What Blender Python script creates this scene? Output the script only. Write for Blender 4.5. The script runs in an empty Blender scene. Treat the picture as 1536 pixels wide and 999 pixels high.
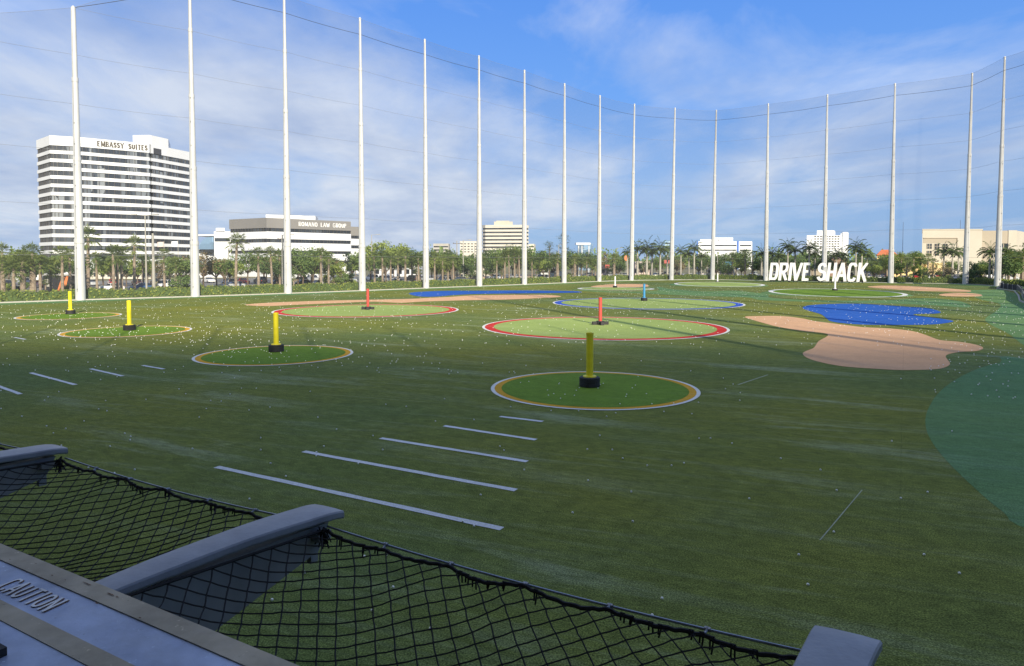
import bpy, math, random
from mathutils import Vector, Matrix
R = random.Random(7)
scene = bpy.context.scene
COL = scene.collection
PI = math.pi
# ------------------------------------------------------------------ camera model
F, PX, PY, PITCH, HC = 1030.0, 768.0, 434.0, math.radians(2.33), 5.5
CP, SP = math.cos(PITCH), math.sin(PITCH)
def at(u, v, z=0.0):
    """point of the photograph (u,v) on the level plane z"""
    x = (u-PX)/F; y = (PY-v)/F
    d = Vector((x, CP+y*SP, -SP+y*CP))
    t = (z-HC)/d.z
    return Vector((d.x*t, d.y*t, z))
def wx(u, Y, z=0.0):
    return (u-PX)/F*(Y*CP+(HC-z)*SP)
def zt(v, Y):
    """height seen at row v at distance Y"""
    y = (PY-v)/F
    return HC + Y*(-SP+y*CP)/(CP+y*SP)
# ------------------------------------------------------------------ mesh builder
class MB:
    def __init__(s): s.v=[]; s.f=[]; s.m=[]; s.cur=0
    def add(s, vs, fs):
        b=len(s.v); s.v += [tuple(v) for v in vs]; s.f += [tuple(i+b for i in f) for f in fs]; s.m += [s.cur]*len(fs)
    def box(s, x0,x1,y0,y1,z0,z1, M=None):
        vs=[Vector((x,y,z)) for z in (z0,z1) for x,y in ((x0,y0),(x1,y0),(x1,y1),(x0,y1))]
        if M is not None: vs=[M@v for v in vs]
        s.add(vs, [(3,2,1,0),(4,5,6,7),(0,1,5,4),(1,2,6,5),(2,3,7,6),(3,0,4,7)])
    def prism(s, pts, z0, z1):
        """closed polygon (counter-clockwise in plan) between two heights"""
        n=len(pts)
        s.add([(p[0],p[1],z0) for p in pts]+[(p[0],p[1],z1) for p in pts],
              [tuple(range(n-1,-1,-1)), tuple(range(n,2*n))]+[(i,(i+1)%n,n+(i+1)%n,n+i) for i in range(n)])
    def extr(s, pts, M, t):
        """polygon pts in local xy extruded by t along local z, placed with matrix M"""
        n=len(pts)
        s.add([M@Vector((p[0],p[1],0)) for p in pts]+[M@Vector((p[0],p[1],t)) for p in pts],
              [tuple(range(n-1,-1,-1)), tuple(range(n,2*n))]+[(i,(i+1)%n,n+(i+1)%n,n+i) for i in range(n)])
    def sheet(s, pts, z=None):
        s.add([(p[0],p[1],p[2] if z is None else z) for p in pts],[tuple(range(len(pts)))])
    def tube(s, pts, r, n=6, caps=True):
        pts=[Vector(p) for p in pts]; rs = r if isinstance(r,(list,tuple)) else [r]*len(pts)
        base=len(s.v); vs=[]; fs=[]
        for i,p in enumerate(pts):
            a = pts[max(i-1,0)]; b=pts[min(i+1,len(pts)-1)]
            t=(b-a).normalized()
            up = Vector((0,0,1)) if abs(t.z)<.9 else Vector((0,1,0))
            x=t.cross(up).normalized(); y=x.cross(t).normalized()
            for k in range(n):
                an=2*PI*k/n
                vs.append(p+(x*math.cos(an)+y*math.sin(an))*rs[i])
        for i in range(len(pts)-1):
            for k in range(n):
                a=i*n+k; b=i*n+(k+1)%n
                fs.append((a,b,b+n,a+n))
        if caps: fs += [tuple(range(n-1,-1,-1)), tuple((len(pts)-1)*n+k for k in range(n))]
        s.add(vs,fs)
    def lathe(s, prof, n=24, c=(0,0,0)):
        vs=[]; fs=[]
        for r,z in prof:
            for k in range(n):
                a=2*PI*k/n; vs.append((c[0]+r*math.cos(a), c[1]+r*math.sin(a), c[2]+z))
        for i in range(len(prof)-1):
            for k in range(n):
                a=i*n+k; b=i*n+(k+1)%n; fs.append((a,b,b+n,a+n))
        fs += [tuple(range(n-1,-1,-1)), tuple((len(prof)-1)*n+k for k in range(n))]
        s.add(vs,fs)
    def build(s, name, mat, parent=None, smooth=False, loc=None):
        me=bpy.data.meshes.new(name); me.from_pydata(s.v,[],s.f)
        mats = mat if isinstance(mat,(list,tuple)) else [mat]
        for m in mats: me.materials.append(m)
        if len(mats)>1: me.polygons.foreach_set('material_index', s.m)
        if smooth: me.polygons.foreach_set('use_smooth',[True]*len(me.polygons))
        me.update()
        o=bpy.data.objects.new(name,me); COL.objects.link(o)
        if parent is not None: o.parent=parent
        if loc is not None: o.location=loc
        return o
def tag(o, label=None, cat=None, group=None, kind=None):
    if label: o['label']=label
    if cat: o['category']=cat
    if group: o['group']=group
    if kind: o['kind']=kind
    return o
def empty(name, loc=(0,0,0), rz=0, label=None, cat=None, group=None):
    o=bpy.data.objects.new(name,None); COL.objects.link(o)
    o.location=loc; o.rotation_euler=(0,0,rz); o.empty_display_size=.2
    return tag(o,label,cat,group)
def copy_tree(o, parent=None):
    kids = [c for c in o.children]
    c=o.copy(); COL.objects.link(c)
    c.parent=parent
    for k in kids: copy_tree(k,c)
    return c
# ------------------------------------------------------------------ materials
def newmat(name):
    m=bpy.data.materials.new(name); m.use_nodes=True
    nt=m.node_tree; b=nt.nodes['Principled BSDF']
    return m,nt,b
def N(nt, t, **kw):
    n=nt.nodes.new(t)
    for k,v in kw.items():
        if k.startswith('i_'):
            n.inputs[k[2:].replace('_',' ')].default_value=v
        else: setattr(n,k,v)
    return n
def mixc(nt, fac, a, b, mode='MIX'):
    n=nt.nodes.new('ShaderNodeMix'); n.data_type='RGBA'; n.blend_type=mode
    for s,v in ((0,fac),(6,a),(7,b)):
        if isinstance(v,(int,float)): n.inputs[s].default_value=v
        elif isinstance(v,(tuple,list)): n.inputs[s].default_value=(*v[:3],1)
        else: nt.links.new(v,n.inputs[s])
    return n.outputs[2]
def ramp(nt, src, stops):
    n=nt.nodes.new('ShaderNodeValToRGB'); e=n.color_ramp.elements
    while len(e)<len(stops): e.new(.5)
    for i,(p,c) in enumerate(stops):
        e[i].position=p; e[i].color=(*c,1) if isinstance(c,(tuple,list)) else (c,c,c,1)
    nt.links.new(src,n.inputs[0]); return n.outputs[0]
def noise(nt, scale, detail=3, rough=.55, vec=None, sc=None, rot=None, coord='Object'):
    tc=nt.nodes.new('ShaderNodeTexCoord')
    out=tc.outputs[coord] if vec is None else vec
    if vec is None and coord=='World':
        pass
    if sc is not None or rot is not None:
        mp=nt.nodes.new('ShaderNodeMapping')
        if rot is not None:
            # rotate first, then squash
            mp.inputs['Rotation'].default_value=(0,0,rot)
            nt.links.new(out,mp.inputs[0]); out=mp.outputs[0]
            if sc is not None:
                m2=nt.nodes.new('ShaderNodeMapping'); m2.inputs['Scale'].default_value=sc
                nt.links.new(out,m2.inputs[0]); out=m2.outputs[0]
        else:
            mp.inputs['Scale'].default_value=sc
            nt.links.new(out,mp.inputs[0]); out=mp.outputs[0]
    n=nt.nodes.new('ShaderNodeTexNoise'); n.inputs['Scale'].default_value=scale
    n.inputs['Detail'].default_value=detail; n.inputs['Roughness'].default_value=rough
    nt.links.new(out,n.inputs['Vector']); return n.outputs[0]
def bump(nt,b,src,strength=.3,dist=.02):
    n=nt.nodes.new('ShaderNodeBump'); n.inputs['Strength'].default_value=strength; n.inputs['Distance'].default_value=dist
    nt.links.new(src,n.inputs['Height']); nt.links.new(n.outputs[0],b.inputs['Normal'])
def plain(name, col, rough=.6, var=.12, scale=2.0, metal=0.0, bmp=0, spec=.4):
    m,nt,b=newmat(name)
    n=noise(nt,scale,4)
    d=tuple(c*(1-var) for c in col); l=tuple(min(1,c*(1+var)) for c in col)
    nt.links.new(ramp(nt,n,[(.3,d),(.7,l)]), b.inputs['Base Color'])
    b.inputs['Roughness'].default_value=rough; b.inputs['Metallic'].default_value=metal
    b.inputs['Specular IOR Level'].default_value=spec
    if bmp: bump(nt,b,noise(nt,scale*8,4),bmp)
    return m
def turf(name, c1, c2, streak=(.22,.24,.2), sk=.5, pale=.0, grain=.5):
    soft=.5 if grain>.6 else (.3 if grain>=.5 else .12)
    m,nt,b=newmat(name)
    big=noise(nt,.045,3); med=noise(nt,.6,4,.6)
    col=mixc(nt, ramp(nt,big,[(.35,0),(.65,1)]), c1, c2)
    col=mixc(nt, ramp(nt,med,[(.3,.25),(.75,0)]), col, tuple(c*.55 for c in c1))
    # brushed streaks of infill left by the ball picker
    s1=noise(nt,.42,7,.72,sc=(.16,1,1),rot=math.radians(27))
    s2=noise(nt,.9,7,.75,sc=(.12,1,1),rot=math.radians(14))
    s3=noise(nt,.12,3,.5)
    s4=noise(nt,2.6,5,.7,sc=(.045,1,1),rot=math.radians(21))
    col=mixc(nt,ramp(nt,s4,[(.52,0),(.76,.15)]),col,streak)
    mm=nt.nodes.new('ShaderNodeMath'); mm.operation='MAXIMUM'
    nt.links.new(ramp(nt,s1,[(.52,0),(.74,1)]),mm.inputs[0]); nt.links.new(ramp(nt,s2,[(.57,0),(.78,.8)]),mm.inputs[1])
    m2=nt.nodes.new('ShaderNodeMath'); m2.operation='MULTIPLY'
    nt.links.new(mm.outputs[0],m2.inputs[0]); nt.links.new(ramp(nt,s3,[(.4,.15),(.62,1)]),m2.inputs[1])
    m3=nt.nodes.new('ShaderNodeMath'); m3.operation='MULTIPLY'; m3.inputs[1].default_value=sk
    nt.links.new(m2.outputs[0],m3.inputs[0])
    col=mixc(nt,m3.outputs[0],col,streak)
    # seams between turf rolls
    tcs=nt.nodes.new('ShaderNodeTexCoord'); mps=nt.nodes.new('ShaderNodeMapping'); mps.inputs['Rotation'].default_value=(0,0,math.radians(29.8)); mps.inputs['Scale'].default_value=(1,1,1)
    nt.links.new(tcs.outputs['Object'],mps.inputs[0]); sps=nt.nodes.new('ShaderNodeSeparateXYZ'); nt.links.new(mps.outputs[0],sps.inputs[0])
    ms=nt.nodes.new('ShaderNodeMath'); ms.operation='PINGPONG'; ms.inputs[1].default_value=2.3; nt.links.new(sps.outputs[0],ms.inputs[0])
    col=mixc(nt,ramp(nt,ms.outputs[0],[(0,.22),(.022,0)]),col,tuple(c*.35 for c in c1))
    g=noise(nt,34,3,.75)
    col=mixc(nt,grain,col,ramp(nt,g,[(.36,(.28,.28,.28)),(.5,(.95,.95,.95)),(.68,(2.1,2.1,2.0))]),'MULTIPLY')
    g3=noise(nt,1.8,6,.8)
    col=mixc(nt,soft,col,ramp(nt,g3,[(.38,(.7,.72,.75)),(.6,(1.25,1.25,1.22))]),'MULTIPLY')
    g2=noise(nt,7,4,.7,sc=(.35,1,1),rot=math.radians(27))
    col=mixc(nt,soft*.9,col,ramp(nt,g2,[(.35,(.6,.6,.6)),(.65,(1.4,1.4,1.35))]),'MULTIPLY')
    nt.links.new(col,b.inputs['Base Color']); b.inputs['Roughness'].default_value=.85
    b.inputs['Specular IOR Level'].default_value=.04
    bump(nt,b,g,.5,.02)
    return m
def leafmat(name, c1, c2, trans=.3):
    m,nt,b=newmat(name)
    geo=nt.nodes.new('ShaderNodeNewGeometry'); oi=nt.nodes.new('ShaderNodeObjectInfo')
    n=noise(nt,.9,2)
    a=nt.nodes.new('ShaderNodeMath'); a.operation='MULTIPLY_ADD'; a.inputs[1].default_value=.45; nt.links.new(geo.outputs['Random Per Island'],a.inputs[0]); nt.links.new(n,a.inputs[2])
    a2=nt.nodes.new('ShaderNodeMath'); a2.operation='MULTIPLY_ADD'; a2.inputs[1].default_value=.35; nt.links.new(oi.outputs['Random'],a2.inputs[0]); nt.links.new(a.outputs[0],a2.inputs[2])
    col=ramp(nt,a2.outputs[0],[(.5,c1),(1.15 if False else 1.0,c2)])
    nt.links.new(col,b.inputs['Base Color']); b.inputs['Roughness'].default_value=.6; b.inputs['Specular IOR Level'].default_value=.3
    tr=nt.nodes.new('ShaderNodeBsdfTranslucent'); nt.links.new(col,tr.inputs[0])
    mx=nt.nodes.new('ShaderNodeMixShader'); mx.inputs[0].default_value=trans
    out=nt.nodes['Material Output']
    nt.links.new(b.outputs[0],mx.inputs[1]); nt.links.new(tr.outputs[0],mx.inputs[2]); nt.links.new(mx.outputs[0],out.inputs[0])
    return m
def netmat(name, col, opac):
    m,nt,b=newmat(name)
    b.inputs['Base Color'].default_value=(*col,1); b.inputs['Roughness'].default_value=.9
    tr=nt.nodes.new('ShaderNodeBsdfTransparent'); mx=nt.nodes.new('ShaderNodeMixShader')
    if callable(opac): nt.links.new(opac(nt),mx.inputs[0])
    else: mx.inputs[0].default_value=opac
    nt.links.new(tr.outputs[0],mx.inputs[1]); nt.links.new(b.outputs[0],mx.inputs[2])
    nt.links.new(mx.outputs[0],nt.nodes['Material Output'].inputs[0])
    return m
def glassy(name, col, var=.5, sx=.6, sz=.35, light=(.3,.32,.34)):
    """window band: dark panes, some with pale curtains drawn behind"""
    m,nt,b=newmat(name)
    tc=nt.nodes.new('ShaderNodeTexCoord'); mp=nt.nodes.new('ShaderNodeMapping'); mp.inputs['Scale'].default_value=(sx,sx,sz)
    nt.links.new(tc.outputs['Object'],mp.inputs[0])
    v=nt.nodes.new('ShaderNodeTexVoronoi'); v.feature='F1'; v.distance='CHEBYCHEV'; v.inputs['Scale'].default_value=1; v.inputs['Randomness'].default_value=.6
    nt.links.new(mp.outputs[0],v.inputs['Vector'])
    sep=nt.nodes.new('ShaderNodeSeparateColor'); nt.links.new(v.outputs['Color'],sep.inputs[0])
    nt.links.new(ramp(nt,sep.outputs[0],[(.35,col),(.6,tuple(c*2 for c in col)),(.95,light)]),b.inputs['Base Color'])
    b.inputs['Roughness'].default_value=.18; b.inputs['Specular IOR Level'].default_value=.6
    return m
M={}
M['turf']=turf('turf_green',(.108,.152,.050),(.185,.190,.030),streak=(.40,.46,.36),sk=.55,grain=.85)
M['teal']=turf('turf_teal',(.10,.20,.09),(.135,.225,.08),streak=(.3,.42,.34),sk=.35)
M['green_surf']=turf('putting_green',(.11,.20,.028),(.15,.24,.032),sk=.12,streak=(.3,.4,.15))
M['green_surf_pale']=turf('putting_green_pale',(.26,.34,.105),(.31,.40,.12),sk=.4,streak=(.5,.56,.3),grain=.35)
M['sand']=turf('sand_turf',(.60,.36,.205),(.66,.40,.235),streak=(.62,.46,.34),sk=.25,grain=.16)
M['blue']=turf('blue_turf',(.026,.10,.38),(.034,.12,.45),streak=(.1,.18,.5),sk=.25,grain=.3)
M['ring_orange']=turf('ring_orange',(.55,.30,.03),(.6,.34,.04),streak=(.6,.5,.3),sk=.2,grain=.25)
M['ring_red']=turf('ring_red',(.50,.035,.03),(.56,.045,.04),streak=(.6,.4,.35),sk=.2,grain=.25)
M['ring_blue']=turf('ring_blue',(.03,.09,.42),(.04,.10,.48),streak=(.5,.55,.7),sk=.3,grain=.25)
M['ring_white']=turf('ring_white',(.62,.64,.62),(.7,.7,.68),streak=(.5,.5,.45),sk=.2,grain=.2)
M['line_white']=turf('line_white',(.60,.63,.66),(.68,.70,.72),streak=(.45,.48,.45),sk=.4,grain=.25)
M['line_thin']=turf('line_thin',(.34,.38,.27),(.38,.42,.30),streak=(.2,.25,.15),sk=.4,grain=.4)
M['ground']=plain('dry_ground',(.16,.15,.08),.95,.35,.05)
M['verge']=turf('verge_grass',(.09,.13,.035),(.14,.15,.05),sk=.2)
M['parking']=plain('parking_concrete',(.20,.195,.18),.9,.2,.3)
M['asphalt']=plain('asphalt',(.075,.075,.078),.9,.2,.3)
M['concrete']=plain('concrete_path',(.46,.44,.39),.85,.12,.5)
M['curb']=plain('curb_concrete',(.36,.35,.32),.8,.1,1)
M['pole']=plain('galvanised_pole',(.43,.44,.45),.5,.10,.35,0,.0)
M['cable']=plain('steel_cable',(.06,.065,.07),.6,.1)
M['cable_pale']=plain('steel_cable_pale',(.20,.21,.23),.6,.1)
M['net']=netmat('fine_net',(.09,.10,.12),.14)
M['yellow']=plain('yellow_pipe',(.72,.62,.02),.45,.10,3,0,.0)
M['red']=plain('red_pipe',(.42,.06,.05),.45,.12,3)
M['bluep']=plain('blue_pipe',(.05,.24,.48),.45,.10,3)
M['whitep']=plain('white_pipe',(.75,.75,.73),.45,.06,3)
M['rubber']=plain('black_rubber',(.02,.021,.024),.7,.3,4)
M['ball']=plain('ball_white',(.85,.85,.80),.4,.03)
M['letter']=plain('white_letters',(.74,.75,.76),.45,.05,.4)
M['hotel_white']=plain('white_stucco',(.62,.64,.67),.8,.05,.08)
M['hotel_glass']=glassy('hotel_windows',(.030,.036,.045),sx=.55,sz=.1,light=(.20,.22,.24))
M['mull']=plain('window_mullion',(.05,.05,.055),.5,.1)
M['signdark']=plain('sign_dark',(.06,.05,.035),.6,.1)
M['grey_panel']=plain('grey_cladding',(.19,.185,.18),.6,.06,.1)
M['dark_glass']=glassy('dark_glass',(.018,.022,.028),sx=.25,sz=.1,light=(.06,.07,.08))
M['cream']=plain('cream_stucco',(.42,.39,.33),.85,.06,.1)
M['cream_pale']=plain('cream_band',(.50,.48,.43),.85,.05,.1)  # paler cream, one even wall colour
M['tan']=plain('tan_stucco',(.33,.29,.23),.85,.06,.1)
M['yel_wall']=plain('yellow_stucco',(.62,.47,.24),.85,.06,.1)
M['brownroof']=plain('brown_roof',(.22,.15,.11),.8,.2,.5)
M['orangeroof']=plain('orange_tile_roof',(.55,.16,.06),.8,.2,1)
M['greyroof']=plain('grey_roof',(.35,.34,.32),.8,.1,.3)
M['blue_glass']=glassy('blue_glass',(.10,.16,.24),sx=.2,sz=.3,light=(.3,.42,.5))
M['bluetrim']=plain('blue_trim',(.03,.12,.45),.5,.1)
M['redsign']=plain('red_sign',(.38,.07,.06),.5,.1)
M['orangesign']=plain('orange_sign',(.60,.20,.07),.5,.1)
M['pinkwall']=plain('pale_pink_wall',(.58,.48,.45),.85,.08,.2)
M['trunk_palm']=plain('palm_trunk',(.26,.21,.165),.9,.35,2.5,0,.6)
M['trunk_royal']=plain('royal_palm_trunk',(.38,.36,.32),.85,.2,1.5,0,.3)
M['bark']=plain('tree_bark',(.13,.10,.075),.95,.3,3,0,.6)
M['leaf_sabal']=leafmat('sabal_leaf',(.070,.12,.035),(.22,.27,.080))
M['leaf_royal']=leafmat('royal_leaf',(.045,.085,.03),(.12,.17,.055))
M['leaf_oak']=leafmat('oak_leaf',(.058,.115,.035),(.165,.24,.07))
M['leaf_light']=leafmat('light_leaf',(.115,.17,.038),(.29,.36,.08))
M['leaf_dark']=leafmat('dark_leaf',(.035,.072,.026),(.105,.165,.055))
M['leaf_brown']=leafmat('dry_leaf',(.14,.11,.06),(.26,.21,.11))
M['leaf_hedge']=leafmat('hedge_leaf',(.11,.16,.03),(.33,.38,.08))
M['hedge_core']=plain('hedge_core',(.07,.11,.03),.95,.4,3)
M['steel_pad']=plain('grey_vinyl_pad',(.25,.262,.30),.42,.16,5,0,.12)
M['bracket']=plain('grey_painted_steel',(.235,.24,.255),.5,.14,5)
M['twine']=plain('black_twine',(.008,.008,.010),.8,.2,20)
M['galv']=plain('galvanised_hook',(.26,.28,.32),.35,.2,12,.6)
M['interior']=plain('interior_wall',(.55,.54,.52),.8,.1,.5)
M['windscreen']=netmat('dark_windscreen',(.015,.018,.025),.9)
M['tarp']=plain('dark_tarp',(.02,.023,.032),.8,.2,1)
M['glass_car']=plain('car_glass',(.02,.024,.03),.1,.1,1,0,0,.8)
M['tyre']=plain('tyre_rubber',(.02,.02,.02),.8,.1)
M['rim']=plain('wheel_rim',(.4,.4,.42),.3,.1,1,.8)
for k,c in dict(c_white=(.75,.75,.75),c_silver=(.42,.44,.46),c_black=(.02,.02,.022),c_red=(.35,.02,.02),c_blue=(.04,.10,.24),c_grey=(.14,.15,.16),c_tan=(.35,.30,.22)).items():
    m=plain('car_paint_'+k[2:],c,.25,.03); m.node_tree.nodes['Principled BSDF'].inputs['Coat Weight'].default_value=.6; M[k]=m
# deck floor: grey paint, scuffed, spotted
def deckmat(name, c, rough=.45):
    m,nt,b=newmat(name)
    col=mixc(nt,ramp(nt,noise(nt,3.5,5,.6),[(.35,0),(.7,1)]),tuple(x*.74 for x in c),tuple(min(1,x*1.22) for x in c))
    col=mixc(nt,ramp(nt,noise(nt,26,4,.7),[(.66,0),(.72,.75)]),col,tuple(min(1,x*2.0) for x in c))
    col=mixc(nt,ramp(nt,noise(nt,14,5,.7,sc=(1,1.7,1)),[(.28,.85),(.34,0)]),col,tuple(x*.3 for x in c))
    nt.links.new(col,b.inputs['Base Color'])
    nt.links.new(ramp(nt,noise(nt,9,3),[(.3,rough*.8),(.7,min(1,rough*1.4))]),b.inputs['Roughness'])
    bump(nt,b,noise(nt,60,4,.7),.25,.004)
    return m
M['deck_blue']=deckmat('grey_blue_deck_paint',(.37,.44,.62))
M['deck_tan']=deckmat('beige_deck_coating',(.44,.38,.28),.8)
M['deck_letter']=deckmat('worn_white_paint',(.80,.80,.80),.6)
M['rust']=deckmat('rust_stain',(.16,.075,.03),.9)
# ------------------------------------------------------------------ world, sun, camera
SE=math.radians(23.0)
S=Vector((-.33,.944,0)).normalized()           # plan direction the light travels
w=bpy.data.worlds.new('World'); scene.world=w; w.use_nodes=True
nt=w.node_tree; bg=nt.nodes['Background']; bg.inputs[1].default_value=.11
sky=nt.nodes.new('ShaderNodeTexSky'); sky.sky_type='NISHITA'; sky.sun_disc=False
sky.sun_elevation=SE; sky.sun_rotation=math.atan2(-S.x,-S.y); sky.air_density=1.0; sky.dust_density=.35; sky.ozone_density=2.2; sky.altitude=0
tc=nt.nodes.new('ShaderNodeTexCoord'); sep=nt.nodes.new('ShaderNodeSeparateXYZ'); nt.links.new(tc.outputs['Generated'],sep.inputs[0])
def mth(op,a,b=None,c=None):
    n=nt.nodes.new('ShaderNodeMath'); n.operation=op
    for i,v in enumerate((a,b,c)):
        if v is None: continue
        if isinstance(v,(int,float)): n.inputs[i].default_value=v
        else: nt.links.new(v,n.inputs[i])
    return n.outputs[0]
zz=mth('ADD',mth('MAXIMUM',sep.outputs[2],0),.13)
cx=mth('DIVIDE',sep.outputs[0],zz); cy=mth('DIVIDE',sep.outputs[1],zz)
cmb=nt.nodes.new('ShaderNodeCombineXYZ'); nt.links.new(cx,cmb.inputs[0]); nt.links.new(cy,cmb.inputs[1])
def wn(scale,detail,rough,loc,sc=(1,1,1),dist=.0):
    mp=nt.nodes.new('ShaderNodeMapping'); mp.inputs['Location'].default_value=loc; mp.inputs['Scale'].default_value=sc
    nt.links.new(cmb.outputs[0],mp.inputs[0])
    n=nt.nodes.new('ShaderNodeTexNoise'); n.inputs['Scale'].default_value=scale; n.inputs['Detail'].default_value=detail; n.inputs['Roughness'].default_value=rough; n.inputs['Distortion'].default_value=dist
    nt.links.new(mp.outputs[0],n.inputs['Vector']); return n.outputs[0]
n1=wn(.62,6,.5,(3.1,2.2,0),(1,.55,1),.6); n2=wn(1.5,7,.6,(8.2,.4,0),(1,.6,1),.5); n3=wn(.28,2,.5,(1.5,4.4,0))
side=ramp(nt,mth('ADD',mth('MULTIPLY',sep.outputs[0],-.55),mth('MULTIPLY',sep.outputs[2],-.75)),[(0.0,0.16),(.35,1.0)])  # more cloud to the left and low
nside=mth('ADD',mth('MULTIPLY',sep.outputs[0],-.62),mth('MULTIPLY',sep.outputs[2],-.9))
side=ramp(nt,mth('ADD',nside,.55),[(.02,.08),(.75,1.0)])
cov=mth('ADD',mth('MULTIPLY',n1,.62),mth('MULTIPLY',n2,.38))
band=ramp(nt,sep.outputs[2],[(0.0,.25),(.06,.75),(.15,1.0),(.22,.55),(.30,0)])
cov=mth('ADD',cov,mth('MULTIPLY',mth('SUBTRACT',side,.5),.20))
cov=mth('ADD',cov,mth('MULTIPLY',band,.036))
cl=ramp(nt,cov,[(.44,0),(.54,.5),(.64,.95)])
# darker cores
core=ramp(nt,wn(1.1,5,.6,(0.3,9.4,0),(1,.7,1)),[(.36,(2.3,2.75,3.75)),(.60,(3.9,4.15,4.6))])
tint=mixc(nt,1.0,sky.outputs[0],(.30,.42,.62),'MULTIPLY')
# pale low over the horizon; sky overhead brightened as fill for the shade
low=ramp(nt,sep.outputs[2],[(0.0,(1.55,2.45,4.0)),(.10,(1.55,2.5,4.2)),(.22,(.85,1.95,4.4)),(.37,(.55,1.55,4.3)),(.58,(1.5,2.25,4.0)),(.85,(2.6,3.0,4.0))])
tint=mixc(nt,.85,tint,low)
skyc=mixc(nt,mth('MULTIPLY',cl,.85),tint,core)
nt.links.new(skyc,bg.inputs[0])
sun=bpy.data.lights.new('sun','SUN'); sun.energy=4.5; sun.angle=math.radians(.6); sun.color=(1,.89,.68)
so=bpy.data.objects.new('sun',sun); COL.objects.link(so)
LD=Vector((S.x*math.cos(SE),S.y*math.cos(SE),-math.sin(SE))); so.rotation_euler=LD.to_track_quat('-Z','Y').to_euler(); so.location=(30,-60,60)
cd=bpy.data.cameras.new('camera'); cam=bpy.data.objects.new('camera',cd); COL.objects.link(cam)
cam.location=(0,0,HC); cam.rotation_euler=(PI/2-PITCH,0,0); cd.sensor_width=36; cd.lens=36*F/1536
cd.shift_y=-(499.5-PY)/1536; cd.clip_start=.05; cd.clip_end=12000
scene.camera=cam
scene.view_settings.view_transform='Standard'; scene.view_settings.look='None'; scene.view_settings.exposure=.95; scene.view_settings.gamma=1
scene.render.resolution_x=1024; scene.render.resolution_y=666
scene.cycles.max_bounces=6; scene.cycles.transparent_max_bounces=24; scene.cycles.diffuse_bounces=3
scene.cycles.use_denoising=True
# ------------------------------------------------------------------ net pole line
H=50.0
poles=[ # px x at base, distance, height
 (121,97,40.75),(293,106.5,H),(432,117,H),(543.5,128,H),(639,140.2,H),(719,151.3,H),(786.5,162.5,H),(846,174.6,H),(898.5,187,H),
 (947,197,H),(1007,202,H),(1068.5,205,H),(1148.5,196.5,H),(1236,186,H),(1336,174.5,H),(1448,165,H),(1496,152,H)]
LINE=[Vector((wx(x,d),d)) for x,d,h in poles]
left_off=[Vector((-74,83.5)),Vector((-86,70)),Vector((-95,55))]
right_off=[Vector(p) for p in ((108.6,142.5),(96.6,123.0),(88.5,107.5),(82.5,95),(76.5,83.5),(70.5,72.5),(66,64),(59,50.5),(52,37),(45,24),(38.2,10),(32.4,-3))]
BL=list(reversed(left_off))+LINE+right_off         # the whole boundary, left to right
def offset_line(L, off):
    out=[]
    for i,p in enumerate(L):
        a=L[max(i-1,0)]; b=L[min(i+1,len(L)-1)]
        t=(b-a).normalized(); nrm=Vector((-t.y,t.x))
        out.append(p+nrm*off)
    return out
def smooth_line(L,n=4):
    out=[]
    for i in range(len(L)-1):
        p0=L[max(i-1,0)];p1=L[i];p2=L[i+1];p3=L[min(i+2,len(L)-1)]
        for k in range(n):
            t=k/n
            out.append(.5*((2*p1)+(-p0+p2)*t+(2*p0-5*p1+4*p2-p3)*t*t+(-p0+3*p1-3*p2+p3)*t**3))
    out.append(L[-1]); return out
def strip(name,L,o0,o1,z,mat,thick=0):
    a=offset_line(L,o0); b=offset_line(L,o1); mb=MB()
    for i in range(len(L)-1):
        q=[a[i],a[i+1],b[i+1],b[i]]
        if thick:
            mb.prism([q[0],q[1],q[2],q[3]],z-thick,z)
        else: mb.sheet([(p.x,p.y) +(z,) for p in q])
    return mb.build(name,mat)
ORD=['first','second','third','fourth','fifth','sixth','seventh','eighth','ninth','tenth','eleventh','twelfth','thirteenth','fourteenth','fifteenth','sixteenth','seventeenth']
def make_net_pole(P,h,label,group,lean=0,brace=False):
    root=empty('net_pole',(P.x,P.y,0),0,label,'net pole',group)
    root.rotation_euler=(0,lean,0)
    segs=[(0,.17,.66,.60),(.17,.40,.585,.51),(.40,.62,.47,.39),(.62,.82,.355,.30),(.82,1.0,.26,.20)]
    for i,(a,b,r0,r1) in enumerate(segs):
        mb=MB(); z0=a*H; z1=min(b*H,h)
        if z0>=h: break
        mb.lathe([(r0,z0 if i==0 else z0-.25),(r0,z0+.02),(r1,z1)],16)
        if i: mb.lathe([(r0+.07,z0-.45),(r0+.07,z0+.12)],16)
        mb.build('shaft_section',M['pole'],root,smooth=False)
    mb=MB(); mb.lathe([(.24,h),(.24,h+.12),(.05,h+.3)],12); mb.build('top_cap',M['pole'],root)
    mb=MB(); 
    for k in range(9):
        z=1.5+k*(h-3)/13; rr=.66-.46*(z/H)
        mb.box(-.05,.05,-rr-.12,-rr+.02,z,z+.18)
    mb.tube([(.0,-.74,1.2),(.0,-.70,H*.17),(0,-.60,H*.4),(0,-.48,H*.62),(0,-.38,h*.8),(0,-.3,h-.5)],.02,4)
    mb.build('climbing_cable',M['cable_pale'],root)
    if brace:
        pass
    return root
for i,((x,d,h),P) in enumerate(zip(poles,LINE)):
    lab='tall pale stepped net pole, %s pole from the left along the far fence line'%ORD[i] if i<15 else ('tall pale net pole, right one of the close pair at the right edge' if i==16 else 'tall pale net pole, left one of the close pair at the right edge')
    if i==0: lab='leftmost tall pale net pole, standing in front of the white hotel'
    make_net_pole(P,h,lab,'tall poles carrying the boundary net',lean={9:.011,10:.012,11:.012,15:.006,16:.004}.get(i,0))
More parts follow.
